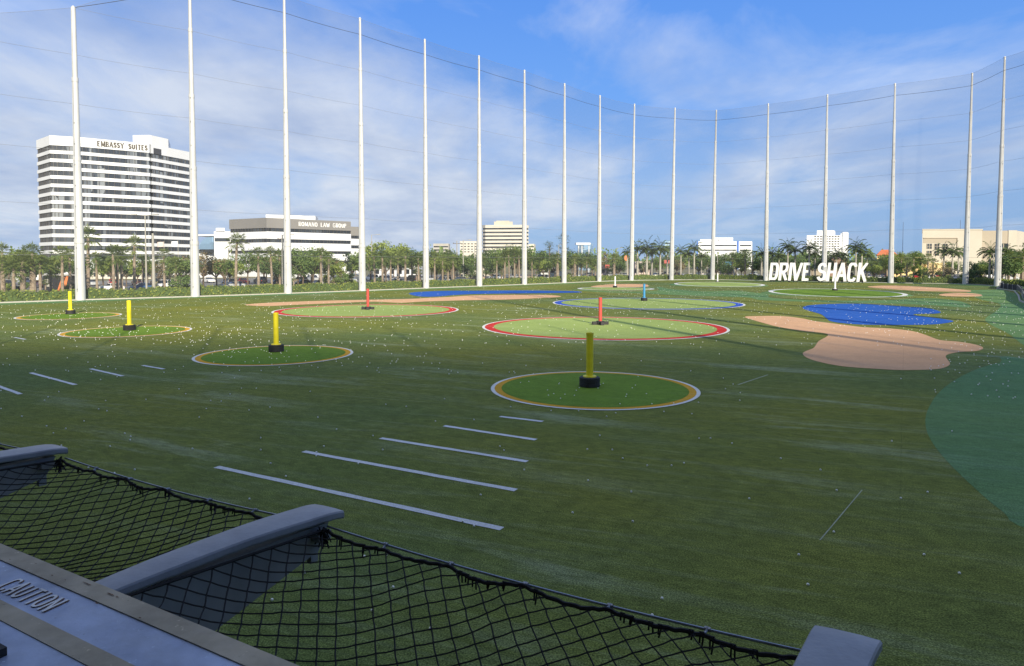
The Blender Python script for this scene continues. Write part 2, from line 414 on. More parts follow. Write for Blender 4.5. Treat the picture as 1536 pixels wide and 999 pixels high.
for P in left_off: make_net_pole(P,34.6,'pale stepped net pole left of the leftmost pole in view','tall poles carrying the boundary net beyond the frame')
for P in right_off: make_net_pole(P,H,'pale stepped net pole of the right side net','tall poles carrying the right side net beyond the frame')
# boundary net: a fine panel per bay, and the cables
hs=[34.6]*3+[p[2] for p in poles]+[H]*len(right_off)
net=empty('boundary_net',(0,0,0),0,'fine dark mesh net with horizontal cables strung between the tall poles','net')
levels=[H,47.2,40.75,34.3,27.5,21.0,13.5,6.5]
for i in range(len(BL)-1):
    a,b=BL[i],BL[i+1]; ha,hb=hs[i],hs[i+1]
    mb=MB(); n=6; m=7; vs=[]; fs=[]
    t=(b-a).normalized(); nrm=Vector((-t.y,t.x))
    for k in range(n+1):
        q=k/n; s=4*q*(1-q)
        for j in range(m+1):
            zz_=(ha+(hb-ha)*q)*j/m - (.15*s if j==m else 0)
            p=a.lerp(b,q)+nrm*(.35*s*math.sin(PI*j/m))
            vs.append((p.x,p.y,max(.1,zz_)))
    for k in range(n):
        for j in range(m):
            c=k*(m+1)+j; fs.append((c,c+m+1,c+m+2,c+1))
    mb.add(vs,fs); mb.build('net_panel',M['net'],net,smooth=True)
for li,z in enumerate(levels):
    pts=[]
    for i in range(len(BL)-1):
        a,b=BL[i],BL[i+1]
        za=min(z,hs[i]); zb=min(z,hs[i+1])
        if hs[i]<z and hs[i+1]<z and z>hs[i]+6: 
            if pts: break
            continue
        for k in range(6):
            q=k/6; s=4*q*(1-q); p=a.lerp(b,q); pts.append((p.x,p.y,za+(zb-za)*q-(.16 if li<2 else .14)*s))
    pts.append((BL[-1].x,BL[-1].y,z))
    mb=MB(); mb.tube(pts,{0:.016,1:.038}.get(li,.018),4)
    mb.build('cable',M['cable'] if li==1 else M['cable_pale'],net)
# ------------------------------------------------------------------ ground
mb=MB(); mb.sheet([(-5000,-900),(5000,-900),(5000,7000),(-5000,7000)],-.05); tag(mb.build('ground',M['ground']),kind='structure')
SL=smooth_line(BL,4)
inner=offset_line(SL,-.2)
poly=[(p.x,p.y) for p in inner]+[(30,-30),(-60,-30),(-110,40)]
mb=MB(); mb.sheet(poly[::-1],0.0); tag(mb.build('turf_field',M['turf']),kind='structure')
def pxpoly(pts,z): return [at(u,v,z) for u,v in pts]
def smoothpoly(pts,n=4):
    L=[Vector((p[0],p[1])) for p in pts]; m=len(L); out=[]
    for i in range(m):
        p0=L[i-1];p1=L[i];p2=L[(i+1)%m];p3=L[(i+2)%m]
        for k in range(n):
            t=k/n
            out.append(.5*((2*p1)+(-p0+p2)*t+(2*p0-5*p1+4*p2-p3)*t*t+(-p0+3*p1-3*p2+p3)*t**3))
    return [(p.x,p.y) for p in out]
def patch(name,pts,z,mat,label=None,cat=None,group=None,kind=None):
    # geometry: smooth outline on the turf, a little pile thickness
    P=[at(u,v,z) for u,v in smoothpoly(pts)]
    mb=MB(); mb.sheet([(p.x,p.y) for p in P],z)
    return tag(mb.build(name,mat),label,cat,group,kind)
# teal rough turf
tl=[(1560,541),(1500,544),(1455,558),(1418,580),(1397,604),(1388,630),(1395,658),(1421,692),(1462,732),(1505,768),(1560,800),(1900,900),(2100,640)]
patch('rough_turf',tl,.006,M['teal'],kind='structure')
patch('rough_turf',[(1478,478),(1495,466),(1500,456),(1470,449),(1455,441),(1450,436),(1490,434.5),(1512,437),(1600,470),(1640,560),(1560,530),(1536,518),(1512,500),(1486,487)],.006,M['teal'],kind='structure')
a=offset_line(SL,-.4); b=offset_line(SL,-4.2); mb=MB()
for i in range(len(SL)-1):
    wv=lambda k:(math.sin(k*.55)*.8)
    bi=a[i]+(b[i]-a[i])*(1+.22*math.sin(i*.7)); bj=a[i+1]+(b[i+1]-a[i+1])*(1+.22*math.sin((i+1)*.7))
    mb.sheet([(bi.x,bi.y,.006),(bj.x,bj.y,.006),(a[i+1].x,a[i+1].y,.006),(a[i].x,a[i].y,.006)])
tag(mb.build('border_turf',M['teal']),kind='structure')
patch('rough_turf',[(985,430),(1010,434),(1060,437),(1100,436),(1150,441),(1160,447),(1250,451),(1330,450),(1392,447),(1440,452),(1455,461),(1400,458),(1330,455),(1260,454),(1190,452),(1140,450),(1120,446),(1060,444),(1000,442),(960,440),(900,438),(870,436),(860,434),(925,437),(985,436)],.006,M['teal'],kind='structure')
def Z5(L): return [(1080+x/3.368,400+y/3.368) for x,y in L]
sandR=Z5([(125,253),(200,249),(320,250),(420,262),(480,275),(600,290),(720,305),(860,312),(970,325),(1040,345),(1110,370),(1200,378),(1290,393),(1330,410),(1300,425),(1220,430),(1160,440),(1140,452),(1150,470),(1162,490),(1140,507),(1080,518),(920,522),(780,515),(620,503),(500,480),(440,460),(418,440),(430,428),(470,412),(485,395),(500,375),(545,348),(520,335),(420,325),(300,305),(240,290),(170,270)])
patch('sand_patch',sandR,.010,M['sand'],'large wavy tan sand-coloured turf patch in front of the right blue patch','bunker','sand-coloured turf patches')
blueR=Z5([(418,210),(440,197),(520,190),(640,187),(760,190),(880,197),(960,203),(1040,208),(1100,222),(1115,232),(1080,237),(980,239),(1000,248),(1080,258),(1150,268),(1180,276),(1140,285),(1060,292),(900,294),(720,292),(620,285),(560,275),(540,262),(510,240),(460,225)])
patch('blue_patch',blueR,.014,M['blue'],'bright blue turf patch with a notch, right of the field behind the big tan patch','water hazard','blue turf patches')
def Z3(L): return [(580+x/5.12,300+y/5.12) for x,y in L]
blueL=Z3([(170,718),(220,708),(320,702),(480,697),(700,697),(900,695),(1100,695),(1300,697),(1450,700),(1500,708),(1400,712),(1200,715),(1000,717),(820,719),(640,723),(500,731),(400,740),(290,742),(220,735)])
patch('blue_patch',blueL,.014,M['blue'],'long thin blue turf strip in the middle distance near the far hedge','water hazard','blue turf patches')
sandL=[(367,457.2),(404,454),(487,451),(560,449.5),(620,448)]+Z3([(300,752),(500,743),(650,733),(1000,728),(1250,730),(1340,742),(1200,752),(900,765),(600,770),(300,779),(100,789)])+[(560,452.5),(508,454.5),(446,457),(400,459)]
patch('sand_patch',sandL,.010,M['sand'],'long thin tan turf strip left of centre, in front of the thin blue strip','bunker','sand-coloured turf patches')
patch('sand_patch',Z5([(750,100),(850,95),(1000,100),(1150,110),(1260,120),(1250,127),(1130,125),(1000,122),(850,112),(770,106)]),.010,M['sand'],'thin tan turf strip at the far right below the net poles, the longer of two','bunker','sand-coloured turf patches')
patch('sand_patch',Z5([(1110,140),(1180,132),(1280,135),(1325,143),(1300,150),(1180,150),(1120,146)]),.010,M['sand'],'short tan turf patch at the far right, nearer than the long strip behind it','bunker','sand-coloured turf patches')
def Z4(L): return [(860+x/5.12,300+y/5.12) for x,y in L]
patch('sand_patch',Z4([(135,664),(250,650),(400,645),(540,646),(575,655),(560,666),(400,670),(200,670)]),.010,M['sand'],'tan turf patch behind the white target post in the middle of the far field','bunker','sand-coloured turf patches')
# boundary curb, hedge, roads
tag(strip('curb',SL,-.35,.05,.16,M['curb'],.2),kind='structure')
mid=SL
tag(strip('verge',mid,.3,16,-.02,M['verge']),kind='structure')
tag(strip('sidewalk',mid,16,18.4,-.015,M['concrete']),kind='structure')
tag(strip('verge',mid,18.4,25,-.02,M['verge']),kind='structure')
tag(strip('road',mid,25,40,-.022,M['asphalt']),kind='structure')
tag(strip('kerb',mid,24.7,25,.08,M['curb'],.12),kind='structure')
tag(strip('kerb',mid,40,40.3,.08,M['curb'],.12),kind='structure')
tag(strip('verge',mid,40.3,46,-.02,M['verge']),kind='structure')
tag(strip('parking_lot',mid,46,110,-.03,M['parking']),kind='structure')
mb=MB(); a=offset_line(SL,32.4); b=offset_line(SL,32.6)
for i in range(0,len(SL)-1,2):
    mb.sheet([(a[i].x,a[i].y,-.016),(a[i+1].x,a[i+1].y,-.016),(b[i+1].x,b[i+1].y,-.016),(b[i].x,b[i].y,-.016)])
tag(mb.build('road_markings',M['ring_white']),kind='structure')
# hedge
hl=smooth_line(BL,12); h0=offset_line(hl,1.1); h1=offset_line(hl,2.5)
mb=MB(); lf=MB()
hr=random.Random(3)
for i in range(len(hl)-1):
    top=1.3+.12*math.sin(i*.9)+.08*hr.random()
    q=[h0[i],h0[i+1],h1[i+1],h1[i]]
    mb.prism([(p.x,p.y) for p in q],0,top)
    L=(h0[i+1]-h0[i]).length
    far=h0[i].y>30
    for k in range(int(L*60) if far else 0):
        u=hr.random(); v=hr.random()
        p=h0[i].lerp(h0[i+1],u)
        if v<.55: z=hr.random()*top; pp=p+(h0[i]-h1[i]).normalized()*hr.uniform(-.05,.22)
        else: z=top+hr.uniform(-.05,.22); pp=p.lerp(h1[i],hr.random())
        c=Vector((pp.x,pp.y,z)); s=hr.uniform(.10,.22)
        d1=Vector((hr.gauss(0,1),hr.gauss(0,1),hr.gauss(0,1))).normalized(); d2=d1.cross(Vector((hr.gauss(0,1),hr.gauss(0,1),hr.gauss(0,1)))).normalized()
        lf.add([c+d1*s,c+d2*s*.6,c-d1*s,c-d2*s*.6],[(0,1,2,3)])
hg=empty('hedge',(0,0,0),0,'long clipped green hedge running behind the net poles along the kerb','hedge')
mb.build('woody_core',M['hedge_core'],hg); lf.build('foliage',M['leaf_hedge'],hg)
# ------------------------------------------------------------------ target greens and posts
def disc(mb,c,r,z0,tilt,n=72,r2=None):
    """ring r2..r or disc, tilted: back edge raised by tilt*(y-front)"""
    R0=c[2]
    f=lambda x,y: z0+max(0,(y-(c[1]-R0)))*tilt
    o=[(c[0]+r*math.cos(2*PI*k/n),c[1]+r*math.sin(2*PI*k/n)) for k in range(n)]
    if r2 is None:
        mb.add([(x,y,f(x,y)) for x,y in o],[tuple(range(n))])
    else:
        q=[(c[0]+r2*math.cos(2*PI*k/n),c[1]+r2*math.sin(2*PI*k/n)) for k in range(n)]
        mb.add([(x,y,f(x,y)) for x,y in o+q],[(k,(k+1)%n,n+(k+1)%n,n+k) for k in range(n)])
greens=[ # xl, xr, y front, tilt, ring material, ring widths(white,colour), surface, post x, post y, post material, label, cat label
 (736,1053,616,0,'ring_orange',(.16,.30),'green_surf',886,582,'yellow','large dark green circle with orange and white rim nearest the tees','yellow target post on the nearest orange-rimmed green, tallest looking'),
 (285,529,549.5,0,'ring_orange',(.16,.30),'green_surf',411,528.5,'yellow','green circle with orange and white rim, left of centre, second nearest','yellow target post on the orange-rimmed green left of centre'),
 (83,287,507,0,'ring_orange',(.16,.34),'green_surf',190,496,'yellow','orange-rimmed green circle at the left, the nearer of the two at the far left','yellow target post on the nearer of the two far left greens'),
 (18,182,480,0,'ring_orange',(.18,.36),'green_surf',102,471.5,'yellow','orange-rimmed green circle farthest left near the hedge','yellow target post farthest left near the hedge'),
 (723,1096,511,0,'ring_red',(.22,.75),'green_surf_pale',901,487.5,'red','wide green circle with thick red and white rim in the centre','red target post on the central red-rimmed green, wide black foot'),
 (406,688,476.5,0,'ring_red',(.25,.8),'green_surf_pale',551,464.5,'red','pale green circle with red rim, left of centre in front of the tan strip','smaller red target post on the left red-rimmed green'),
 (829,1119,464.5,0,'ring_blue',(.25,.9),'green_surf_pale',967,451.5,'bluep','pale green circle with blue rim behind the central red one','blue target post on the blue-rimmed pale green'),
 (866,982,435.5,0,'ring_white',(.4,.4),'green_surf_pale',923,431.5,'whitep','narrow pale green circle with white rim, leftmost of the white-rimmed ones','white target post in front of the small far tan patch, leftmost white one'),
 (1011,1148,430.3,.022,'ring_white',(.5,.3),'green_surf_pale',1077,424.5,'whitep','far green circle with white rim near the hedge, left of the white letters','white target post farthest away near the hedge'),
 (1153,1363,446,.022,'ring_white',(.45,.3),'green_surf',1254,437,'whitep','wide green circle with white rim in front of the big white letters','white target post in front of the big white letters')]
def make_post(P,mat,label,wide=False):
    g='target posts standing on the greens'
    root=empty('target_post',P,0,label,'target post',g)
    mb=MB()
    if wide:
        mb.lathe([(.34,0),(.36,.05),(.36,.30),(.33,.33)],20)
        for k in range(4):
            Mx=Matrix.Rotation(k*PI/2+.15,4,'Z'); mb.box(.2,.72,-.14,.14,0.0,.28,Mx)
    else:
        mb.lathe([(.42,0),(.455,.03),(.455,.16),(.44,.17),(.44,.19),(.455,.20),(.455,.33),(.44,.34),(.44,.345),(.455,.35),(.455,.40),(.40,.43),(.24,.43)],28)
    mb.build('weighted_base',M['rubber'],root,smooth=False)
    mb=MB(); mb.lathe([(.155,.42 if not wide else .3),(.155,2.28),(.165,2.28),(.165,2.36),(.14,2.36),(.14,2.30)],20)
    mb.build('pipe',M[mat],root,smooth=False)
    if not wide:
        mb=MB(); mb.lathe([(.30,.43),(.29,.47),(.17,.50)],20); mb.build('collar',M[mat],root)
    return root
GC=[]
for (xl,xr,yf,tilt,rm,(ww,wc),sm,bx,by,pm,lab,plab) in greens:
    Yf=at((xl+xr)/2,yf).y
    # circle whose tangent rays are the two extreme columns, front at Yf
    al=math.atan((xl-PX)/F); ar=math.atan((xr-PX)/F); half=(ar-al)/2; mida=(al+ar)/2
    D=Yf
    for _ in range(30):
        r=D*math.sin(half); cy_=D*math.cos(mida); D+= (Yf-(cy_-r))*.6
    C=(D*math.sin(mida),D*math.cos(mida),r); GC.append(C)
    g=empty('target_green',(0,0,0),0,lab,'target green','round target greens')
    if tilt:
        mb=MB(); n=72; o=[];q=[]
        for k in range(n):
            an=2*PI*k/n; y=C[1]+r*math.sin(an); z=.012+max(0,y-(C[1]-r))*tilt
            o.append((C[0]+r*math.cos(an),y,z-.004)); e=r+.4+z*3; q.append((C[0]+e*math.cos(an),C[1]+e*math.sin(an),-.02))
        mb.add(o+q,[(k,n+k,n+(k+1)%n,(k+1)%n) for k in range(n)]); mb.build('bank',M['teal'],g)
    mb=MB(); disc(mb,C,r,.018,tilt,r2=r-ww); mb.build('white_rim',M['ring_white'],g)
    mb=MB(); disc(mb,C,r-ww,.022,tilt,r2=r-ww-wc); mb.build('coloured_rim',M[rm],g)
    mb=MB(); disc(mb,C,r-ww-wc+.0,.026,tilt); mb.build('putting_surface',M[sm],g)
    P=at(bx,by,.02)
    if tilt:
        P=at(bx,by,.02); z=.02+max(0,P.y-(C[1]-r))*tilt
        P=at(bx,by,z); z=.02+max(0,P.y-(C[1]-r))*tilt; P=at(bx,by,z)
    make_post(P+Vector((0,.4,0)) if pm!='red' else P+Vector((0,.3,0)),pm,plab,wide=(pm=='red'))
# yard lines
def yline(p,q,wd,mat,label,cat='yard line'):
    a=at(*p,.01); b=at(*q,.01); t=(b-a).normalized(); n_=Vector((-t.y,t.x,0))*wd/2
    mb=MB(); k=12; R_=random.Random(int(p[0]))
    up=[a.lerp(b,i/k)+n_*R_.uniform(.85,1.1) for i in range(k+1)]; dn=[a.lerp(b,i/k)-n_*R_.uniform(.85,1.1) for i in range(k+1)]
    mb.sheet([(v.x,v.y) for v in dn+up[::-1]],.010)
    tag(mb.build('yard_line',mat),label,cat,'white distance lines on the turf')
for p,q,l in [((325,700),(753,793),'long white painted line nearest the netting, first of the central set'),
              ((455,677),(774,735),'long white line, second nearest of the central set'),
              ((571,657),(791,692),'white line in the middle of the central set of five'),
              ((666,638.5),(804,659.5),'white line, fourth from the front of the central set'),
              ((750,624.5),(814,632),'short white line nearest the large orange-rimmed green'),
              ((-70,555),(31,591),'white line cut off by the left edge'),
              ((46,559),(113,577),'white line at the left, second nearest of the left set'),
              ((136,553),(184,564),'white line at the left, second farthest of the left set'),
              ((214,548),(246,553.5),'shortest white line of the left set, toward the orange-rimmed green'),
              ((22,506),(38,509),'tiny white line at the far left beside the orange-rimmed green')]:
    yline(p,q,.19,M['line_white'],l)
yline((1107,577),(1152,562),.07,M['line_thin'],'thin pale line right of the nearest green')
yline((1230,810),(1293,735),.025,M['line_thin'],'hair-thin pale seam line in the empty turf at the lower right')
# ------------------------------------------------------------------ golf balls
br=random.Random(11); pts=[]
def inside_field(P):
    # inside the boundary polygon
    c=False; n=len(poly); j=n-1
    for i in range(n):
        xi,yi=poly[i]; xj,yj=poly[j]
        if (yi>P[1])!=(yj>P[1]) and P[0]<(xj-xi)*(P[1]-yi)/(yj-yi)+xi: c=not c
        j=i
    return c
def scatter(n,u0,u1,v0,v1,pw=1.0):
    k=0
    while k<n:
        u=br.uniform(u0,u1); v=v0+(v1-v0)*br.random()**pw
        P=at(u,v)
        if inside_field(P): pts.append(P)
        k+=1
scatter(700,0,1536,424,470); scatter(420,0,1536,430,500); scatter(520,0,1536,440,520,1.3)
scatter(150,0,700,470,560); scatter(60,0,1100,500,620,1.4); scatter(75,0,1100,540,720,1.5); scatter(16,300,1300,640,960)
scatter(140,1360,1536,440,500); scatter(60,1400,1536,480,600); scatter(420,900,1400,426,446); scatter(12,1000,1536,560,860)
for (cu,cv,su,sv,n) in [(100,475,60,8,60),(190,500,70,8,80),(330,505,50,10,60),(411,530,60,10,40),(900,470,120,10,50),(886,590,80,15,22),(1470,530,40,20,40),(1350,460,60,8,60)]:
    for k in range(n):
        P=at(br.gauss(cu,su),max(430,br.gauss(cv,sv)))
        if inside_field(P): pts.append(P)
for u,v in [(721,744),(694,784),(711,791),(457,861),(408,902),(949,784),(1026,696),(1386,834),(1439,862),(1255,737),(574,676),(458,841),(468,845),(165,671),(202,706),(80,651),(195,661),(196,656),(391,658),(391,676),(374,750),(993,900)]:
    pts.append(at(u,v))
pts.sort(key=lambda p:p.length)
import bmesh
def ico(r,sub=2):
    bm=bmesh.new(); bmesh.ops.create_icosphere(bm,subdivisions=sub,radius=r)
    me=bpy.data.meshes.new('golf_ball'); bm.to_mesh(me); bm.free(); me.materials.append(M['ball'])
    me.polygons.foreach_set('use_smooth',[True]*len(me.polygons)); return me
ball=ico(.024)
for p in pts[:300]:
    o=bpy.data.objects.new('golf_ball',ball); COL.objects.link(o); o.location=(p.x,p.y,.030)
    if p.length>35: o.scale=(1.1,1.1,1.1)
    tag(o,'small white golf ball lying on the turf','golf ball','golf balls scattered over the field')
mb=MB(); phi=[(1,0,0),(-1,0,0),(0,1,0),(0,-1,0),(0,0,1),(0,0,-1)]
for p in pts[300:]:
    r=.034; c=Vector((p.x,p.y,.045))
    mb.add([c+Vector(q)*r for q in phi],[(0,2,4),(2,1,4),(1,3,4),(3,0,4),(2,0,5),(1,2,5),(3,1,5),(0,3,5)])
tag(mb.build('far_golf_balls',M['ball']),'countless white golf balls sprinkled over the far turf','golf balls',None,'stuff')
# ------------------------------------------------------------------ lettering
def arc(cx,cy,rx,ry,a0,a1,n=8): return [(cx+rx*math.cos(math.radians(a0+(a1-a0)*i/n)),cy+ry*math.sin(math.radians(a0+(a1-a0)*i/n))) for i in range(n+1)]
# strokes in a unit box, x 0..w, y 0..1 ; ('v'|'h'|'d', points)
def letter(ch,w):
    L={'A':[('d',[(0,0),(w*.5,1)]),('v',[(w*.5,1),(w,0)]),('h',[(w*.2,.32),(w*.8,.32)])],
     'B':[('v',[(w*.12,0),(w*.12,1)]),('h',[(w*.12,1)]+arc(w*.5,.76,w*.42,.24,90,-90)+[(w*.12,.52)]),('h',[(w*.12,.52)]+arc(w*.52,.26,w*.46,.26,90,-90)+[(w*.12,0)])],
     'C':[('h',arc(w*.5,.68,w*.46,.32,20,180)+arc(w*.5,.32,w*.46,.32,180,340))],
     'D':[('v',[(w*.12,0),(w*.12,1)]),('h',[(w*.12,1)]+arc(w*.45,.65,w*.5,.35,90,0)+arc(w*.45,.35,w*.5,.35,0,-90)+[(w*.12,0)])],
     'E':[('v',[(w*.12,0),(w*.12,1)]),('h',[(w*.12,1),(w,1)]),('h',[(w*.12,.52),(w*.8,.52)]),('h',[(w*.12,0),(w,0)])],
     'G':[('h',arc(w*.5,.68,w*.46,.32,20,180)+arc(w*.5,.32,w*.46,.32,180,360)+[(w*.96,.45)]),('h',[(w*.6,.45),(w*1.02,.45)])],
     'H':[('v',[(w*.12,0),(w*.12,1)]),('v',[(w*.88,0),(w*.88,1)]),('h',[(w*.12,.5),(w*.88,.5)])],
     'I':[('v',[(w*.5,0),(w*.5,1)])],
     'K':[('v',[(w*.12,0),(w*.12,1)]),('d',[(w*.12,.38),(w*.95,1)]),('v',[(w*.4,.58),(w*.98,0)])],
     'L':[('v',[(w*.12,0),(w*.12,1)]),('h',[(w*.12,0),(w,0)])],
     'M':[('d',[(w*.05,0),(w*.1,1)]),('v',[(w*.1,1),(w*.5,.1)]),('d',[(w*.5,.1),(w*.9,1)]),('v',[(w*.9,1),(w*.95,0)])],
     'N':[('d',[(w*.1,0),(w*.1,1)]),('v',[(w*.1,1),(w*.9,0)]),('d',[(w*.9,0),(w*.9,1)])],
     'O':[('v',arc(w*.5,.66,w*.44,.34,0,180)+arc(w*.5,.34,w*.44,.34,180,360)+[(w*.94,.66)])],
     'P':[('v',[(w*.12,0),(w*.12,1)]),('h',[(w*.12,1)]+arc(w*.5,.74,w*.44,.26,90,-90)+[(w*.12,.48)])],
     'R':[('v',[(w*.12,0),(w*.12,1)]),('h',[(w*.12,1)]+arc(w*.5,.74,w*.44,.26,90,-90)+[(w*.12,.48)]),('v',[(w*.45,.48),(w*.95,0)])],
     'S':[('v',arc(w*.5,.76,w*.42,.24,15,270,10)+arc(w*.5,.26,w*.44,.26,90,-165,10))],
     'T':[('v',[(w*.5,0),(w*.5,1)]),('h',[(0,1),(w,1)])],
     'U':[('v',[(w*.1,1)]+arc(w*.5,.35,w*.4,.35,180,360)+[(w*.9,1)])],
     'V':[('v',[(0,1),(w*.5,0)]),('d',[(w*.5,0),(w,1)])],
     'W':[('v',[(0,1),(w*.28,0)]),('d',[(w*.28,0),(w*.5,.85)]),('v',[(w*.5,.85),(w*.74,0)]),('d',[(w*.74,0),(w,1)])],
     'Y':[('v',[(0,1),(w*.5,.5)]),('d',[(w,1),(w*.5,.5)]),('v',[(w*.5,.5),(w*.5,0)])],
     '7':[('h',[(0,1),(w,1),(w*.35,0)])]}
    return L[ch]
def ribbon(pts,t):
    """closed outline of a polyline with mitred corners"""
    P=[Vector(p) for p in pts]; up=[];dn=[]
    for i,p in enumerate(P):
        d0=(p-P[i-1]).normalized() if i>0 else (P[1]-P[0]).normalized()
        d1=(P[i+1]-p).normalized() if i<len(P)-1 else d0
        n0=Vector((-d0.y,d0.x)); n1=Vector((-d1.y,d1.x)); m=(n0+n1)
        if m.length<.2: m=n0
        m.normalize(); k=1/max(.45,m.dot(n0))
        up.append(p+m*t/2*k); dn.append(p-m*t/2*k)
    return dn,up
def write_letter(mb,ch,M_,w,h,tv,th,depth,shear=0,serif=0,step=.004):
    n=0
    for kind,pts_ in letter(ch,w/h):
        t={'v':tv,'d':(tv if serif==0 else th),'h':th}[kind]
        lim=lambda y: min(max(y*h, t/2 if kind=='h' else 0), h-(t/2 if kind=='h' else 0))
        if kind!='h' and len(pts_)>4: lim=lambda y: t/2+y*(h-t)
        P=[(x*h,lim(y)) for x,y in pts_]
        P=[p for i,p in enumerate(P) if i==0 or (abs(p[0]-P[i-1][0])+abs(p[1]-P[i-1][1]))>1e-4]
        dn,up=ribbon(P,t); sh=lambda v:Vector((v.x+shear*v.y, min(max(v.y,0),h), 0))
        off=step*n; n+=1
        k=len(dn)
        vs=[M_@Vector((sh(v).x,sh(v).y,off)) for v in dn]+[M_@Vector((sh(v).x,sh(v).y,off)) for v in up]
        vs+=[M_@Vector((sh(v).x,sh(v).y,off+depth)) for v in dn]+[M_@Vector((sh(v).x,sh(v).y,off+depth)) for v in up]
        fs=[]
        for i in range(k-1):
            fs.append((2*k+i,2*k+i+1,3*k+i+1,3*k+i)); fs.append((i,k+i,k+i+1,i+1))
            fs.append((i,i+1,2*k+i+1,2*k+i)); fs.append((k+i,3*k+i,3*k+i+1,k+i+1))
        fs += [(0,2*k,3*k,k),(k-1,2*k-1,4*k-1,3*k-1)]
        mb.add(vs,fs)
        if serif and kind!='h' and len(pts_)<=4:
            for (px_,py_) in (P[0],P[-1]):
                if py_<.01*h or py_>.99*h:
                    y0,y1=(0,th*.6) if py_<.5*h else (h-th*.6,h)
                    off2=step*n; n+=1
                    q=[(px_-serif,y0),(px_+serif,y0),(px_+serif,y1),(px_-serif,y1)]
                    mb.extr([(a_+shear*b_,b_) for a_,b_ in q],M_@Matrix.Translation((0,0,off2)),depth)
def frame(o,xd,yd):
    """matrix with local x along xd, local y along yd, local z = cross"""
    xd=Vector(xd).normalized(); yd=Vector(yd).normalized(); zd=xd.cross(yd).normalized()
    m=Matrix.Identity(4)
    for i in range(3): m[i][0]=xd[i]; m[i][1]=yd[i]; m[i][2]=zd[i]; m[i][3]=o[i]
    return m
# big white letters: one thing per letter, standing on a low frame
words=[('D',1156,1175),('R',1176,1190.5),('I',1185,1197),('V',1190,1206),('E',1201,1217)]
words=[('D',1154.0,1165.0),('R',1168.2,1179.6),('I',1182.3,1186.3),('V',1187.6,1200.0),('E',1203.6,1212.8),
       ('S',1225.8,1237.0),('H',1240.0,1252.0),('A',1254.6,1267.8),('C',1271.4,1282.0),('K',1285.6,1298.0)]
Pa=Vector((wx(1153,183),183,0)); Pb=Vector((wx(1300,172),172,0))
xd=(Pb-Pa).normalized(); 
sg='row of big white letters standing on the far turf'
names={'D':'first letter','R':'second letter'}
seq=[('D','big white slanted letter D, first of the row'),('R','big white slanted letter R in the first word'),('I','big white slanted letter I in the first word'),('V','big white slanted letter V in the first word'),('E','big white slanted letter E ending the first word'),
     ('S','big white slanted letter S starting the second word'),('H','big white slanted letter H in the second word'),('A','big white slanted letter A in the second word'),('C','big white slanted letter C in the second word'),('K','big white slanted letter K at the row end')]
LS=empty('letter_sign',(0,0,0),0,'row of big white slanted letters reading DRIVE SHACK on the far turf','sign')
for (ch,x0,x1),(c2,lab) in zip(words,seq):
    def onl(x):
        # ray through column x meets the vertical plane of the row
        k=(x-PX)/F; t=(Pa.x-k*Pa.y)/(k*xd.y-xd.x); return Pa+xd*t
    A=onl(x0); B=onl(x1); wd=(B-A).length
    zb=zt({'D':419.8}.get(ch,420.2)+(x0-1153)*.018,A.y); zh=zt(394.0-(0.0),A.y)
    hh=zh-zb
    mb=MB(); sh=.10
    Mx=frame(A+Vector((0,0,zb)),xd,(0,0,1))
    t=.95 if ch!='I' else .95
    write_letter(mb,ch,Mx,wd,hh,.68,.66,.35,shear=sh,step=-.012)
    o=mb.build('letter',M['letter'],LS); tag(o,lab)
    mb=MB(); 
    for q in (.3,.7):
        c=A.lerp(B,q); mb.box(c.x-.08,c.x+.08,c.y+.1,c.y+.3,0,zb+.4)
    mb.build('support_leg',M['rubber'],LS)
mb=MB(); 
c0=onl(1156)+Vector((0,.5,0)); c1=onl(1299)+Vector((0,.5,0))
mb.tube([(c0.x,c0.y,.45),(c1.x,c1.y,.45)],.12,6); mb.build('base_rail',M['rubber'],LS)
# ------------------------------------------------------------------ the tee building (we stand on its second floor)
E=Vector((.868,-.497,0)).normalized(); NN=Vector((-E.y,E.x,0))      # along the tee line / out over the field
MBLD=frame((0,0,0),E,NN)
def en(e,n,z): return E*e+NN*n+Vector((0,0,z))
ZD=3.9
T0=Vector((-1.23,4.44,0)); e0=T0.dot(E); nt_=T0.dot(NN); BAY=3.085
NE=1.88
fl=empty('deck_floor',(0,0,0)); tag(fl,'grey painted second floor deck with beige edge stripes',None,None,'structure')
mb=MB(); mb.box(-60,28,-8,NE-.004,ZD-.28,ZD,MBLD); mb.build('deck_slab',M['deck_blue'],fl)
mb=MB(); mb.box(-60,28,1.775,NE,ZD-.27,ZD+.006,MBLD)
mb.build('edge_coating',M['deck_tan'],fl)
mb=MB(); mb.box(-60,28,1.468,1.56,ZD,ZD+.004,MBLD); mb.build('inner_stripe',M['deck_tan'],fl)
# rust and chips along the coating
rr=random.Random(5)
mb=MB()
for (u,v,s) in [(128,877,.018),(133,879,.022),(166,894,.030),(176,898,.016)]:
    c=at(u,v,ZD); k=9; e_=c.dot(E); n_=min(c.dot(NN),NE-.012)
    mb.sheet([tuple(en(e_+s*1.3*math.cos(2*PI*i/k)*rr.uniform(.6,1.1),min(NE-.002,n_+s*.16*math.sin(2*PI*i/k)*rr.uniform(.6,1.1)),ZD+.010)) for i in range(k)])
mb.build('rust_stain',M['rust'],fl)
mb=MB()
for (u,v,s) in [(54,848,.005),(62,871,.009),(78,866,.007),(98,873,.005),(40,862,.005),(145,908,.008),(15,842,.005),(210,930,.006)]:
    c=at(u,v,ZD); k=7; e_=c.dot(E); n_=min(c.dot(NN),NE-.012)
    mb.sheet([tuple(en(e_+s*1.6*math.cos(2*PI*i/k)*rr.uniform(.5,1.1),n_+s*.6*math.sin(2*PI*i/k)*rr.uniform(.5,1.1),ZD+.011)) for i in range(k)])
